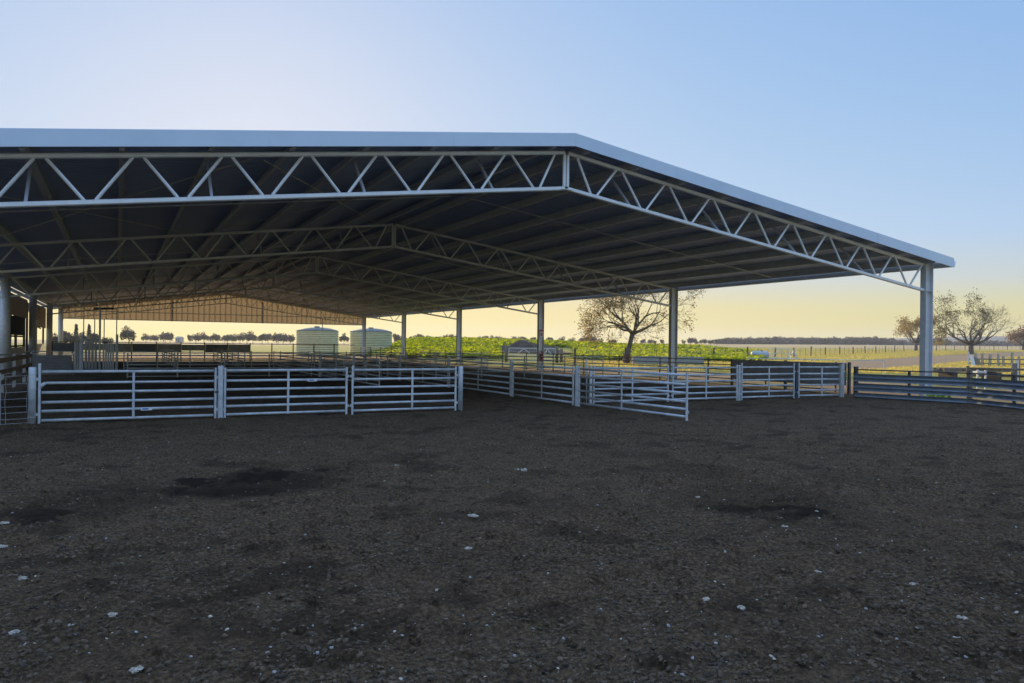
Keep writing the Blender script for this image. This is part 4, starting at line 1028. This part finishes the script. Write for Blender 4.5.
def scatter_lumps(name, label, cat, mat, count, rmin, rmax, zmin, zmax, seed, flat=.6, n=6, m=4, dry=False, rough=.35):
    rs = np.random.RandomState(seed); R = random.Random(seed)
    shapes = [np.array(lump(R, 1, R.uniform(.6, 1), flat * R.uniform(.7, 1.3), n, m, rough)[0]) for _ in range(24)]; F = np.array(lump(R, 1, 1, 1, n, m)[1])
    px = rs.uniform(-60, 1090, count); Z = zmin * (zmax / zmin) ** rs.uniform(0, 1, count)
    X = (px - 512) / FPX * Z; x = X * CA + Z * SA; y = -X * SA + Z * CA
    if dry:
        k = rs.rand(count) > 1.1 * stains(x, y); x, y = x[k], y[k]
        k = rs.rand(len(x)) < .25 + 1.1 * sstep(.35, .65, fbm(x / .45, y / .45, 55, 3)); x, y = x[k], y[k]
    count = len(x); z = soil_relief(x, y)
    r = rmin * (rmax / rmin) ** (rs.rand(count) ** 2.0); a = rs.uniform(0, 6.28, count); sid = rs.randint(24, size=count)
    sh = np.array(shapes)[sid] * r[:, None, None]; tl = rs.uniform(-.5, .5, (count, 1)); c, s_ = np.cos(a)[:, None], np.sin(a)[:, None]
    V = np.stack([sh[..., 0] * c - sh[..., 1] * s_ + x[:, None], sh[..., 0] * s_ + sh[..., 1] * c + y[:, None], sh[..., 2] + tl * sh[..., 0] + (z + r * flat * .2)[:, None]], -1)
    Q = F[None] + (np.arange(count) * V.shape[1])[:, None, None]
    tag(npmesh(name, V.reshape(-1, 3), Q.reshape(-1, 4), mat), label, cat, kind='stuff')
scatter_lumps('manure_crumbs', 'dark crumbs of dry manure and soil over the bare ground', 'soil crumbs', CLOD, 70000, .0035, .020, 2.6, 15, 3, .7, 5, 3, True, .45)
scatter_lumps('pebbles', 'small pale pebbles scattered over the bare ground', 'pebbles', STONE, 900, .004, .013, 2.8, 17, 4)
scatter_lumps('wool_scraps', 'tiny white specks of wool over the bare ground', 'wool specks', WOOL, 380, .004, .015, 3, 16, 6, .35)

# ------------------------------------------------------------------ haze
HAZE = True
if HAZE:
    m = bpy.data.materials.new('haze_air'); m.use_nodes = True; nt = m.node_tree; nt.nodes.clear()
    out = nt.nodes.new('ShaderNodeOutputMaterial'); pv = nt.nodes.new('ShaderNodeVolumePrincipled')
    pv.inputs['Color'].default_value = (.87, .90, .98, 1); pv.inputs['Density'].default_value = .0004; pv.inputs['Anisotropy'].default_value = .3
    nt.links.new(pv.outputs[0], out.inputs['Volume'])
    o = MB().box((0, 0, 17), (3200, 3200, 42)).build('haze', m); tag(o, 'thin pale evening haze over the paddocks', 'haze', kind='stuff')

# ------------------------------------------------------------------ light
SUN_EL, SUN_AZ = math.radians(12.5), math.radians(9.0)     # azimuth from the ridge direction towards the right eave
w = bpy.data.worlds.new('World'); scene.world = w; w.use_nodes = True; nt = w.node_tree
bg = nt.nodes['Background']; sky = nt.nodes.new('ShaderNodeTexSky'); sky.sky_type = 'NISHITA'; sky.sun_disc = False
sky.sun_elevation = SUN_EL; sky.sun_rotation = SUN_AZ; sky.altitude = 0; sky.air_density = 1.0; sky.dust_density = .3; sky.ozone_density = 3.0
# the phone held the bright sky back: soft shoulder on the sky's range, channel by channel, and a yellow tint low down
sp = nt.nodes.new('ShaderNodeSeparateColor'); cb = nt.nodes.new('ShaderNodeCombineColor'); L(nt, sky.outputs[0], sp.inputs[0])
for i, k in enumerate((2.75, 2.15, .70)):
    ad = nt.nodes.new('ShaderNodeMath'); ad.operation = 'ADD'; ad.inputs[1].default_value = k; L(nt, sp.outputs[i], ad.inputs[0])
    dvd = nt.nodes.new('ShaderNodeMath'); dvd.operation = 'DIVIDE'; L(nt, sp.outputs[i], dvd.inputs[0]); L(nt, ad.outputs[0], dvd.inputs[1])
    ml = nt.nodes.new('ShaderNodeMath'); ml.operation = 'MULTIPLY'; ml.inputs[1].default_value = 9.6; L(nt, dvd.outputs[0], ml.inputs[0]); L(nt, ml.outputs[0], cb.inputs[i])
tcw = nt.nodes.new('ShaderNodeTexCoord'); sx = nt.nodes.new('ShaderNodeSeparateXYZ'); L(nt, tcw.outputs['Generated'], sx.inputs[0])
tint = ramp(nt, sx.outputs[2], [(0, (1.22, 1.0, .12)), (.05, (1.23, .99, .40)), (.085, (1.10, .985, .78)), (.135, (1, 1, 1)), (.46, (1, 1, 1)), (.62, (3.9, 2.95, 2.15))])   # unseen sky overhead brightened, an added fill for shaded ground and fronts
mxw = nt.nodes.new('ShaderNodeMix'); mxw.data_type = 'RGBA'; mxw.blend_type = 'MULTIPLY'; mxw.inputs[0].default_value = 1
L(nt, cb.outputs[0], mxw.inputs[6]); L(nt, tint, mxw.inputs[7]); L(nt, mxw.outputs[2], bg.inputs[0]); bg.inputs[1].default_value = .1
sl = bpy.data.lights.new('sun', 'SUN'); sl.energy = 5.0; sl.angle = math.radians(.53); sl.color = (1, .76, .45)
so = bpy.data.objects.new('sun', sl); COL.objects.link(so)
dv = Vector((math.sin(SUN_AZ) * math.cos(SUN_EL), math.cos(SUN_AZ) * math.cos(SUN_EL), math.sin(SUN_EL)))
so.rotation_euler = dv.to_track_quat('Z', 'Y').to_euler()

# ------------------------------------------------------------------ camera
cam = bpy.data.cameras.new('camera'); co = bpy.data.objects.new('camera', cam); COL.objects.link(co)
cam.sensor_width = 36; cam.lens = FPX / 1024 * 36; cam.clip_start = .05; cam.clip_end = 8000
cam.shift_y = (HOR - 341.5) / 1024
co.matrix_world = Matrix.Translation((0, 0, EYE)) @ Matrix.Rotation(-YAW, 4, 'Z') @ Matrix.Rotation(math.pi / 2, 4, 'X') @ Matrix.Rotation(ROLL, 4, 'Z')
scene.camera = co

scene.render.engine = 'CYCLES'
scene.cycles.use_denoising = True
scene.cycles.max_bounces = 8; scene.cycles.diffuse_bounces = 4; scene.cycles.volume_bounces = 0
scene.view_settings.view_transform = 'Standard'; scene.view_settings.look = 'None'
scene.view_settings.exposure = 0.0; scene.view_settings.gamma = 1
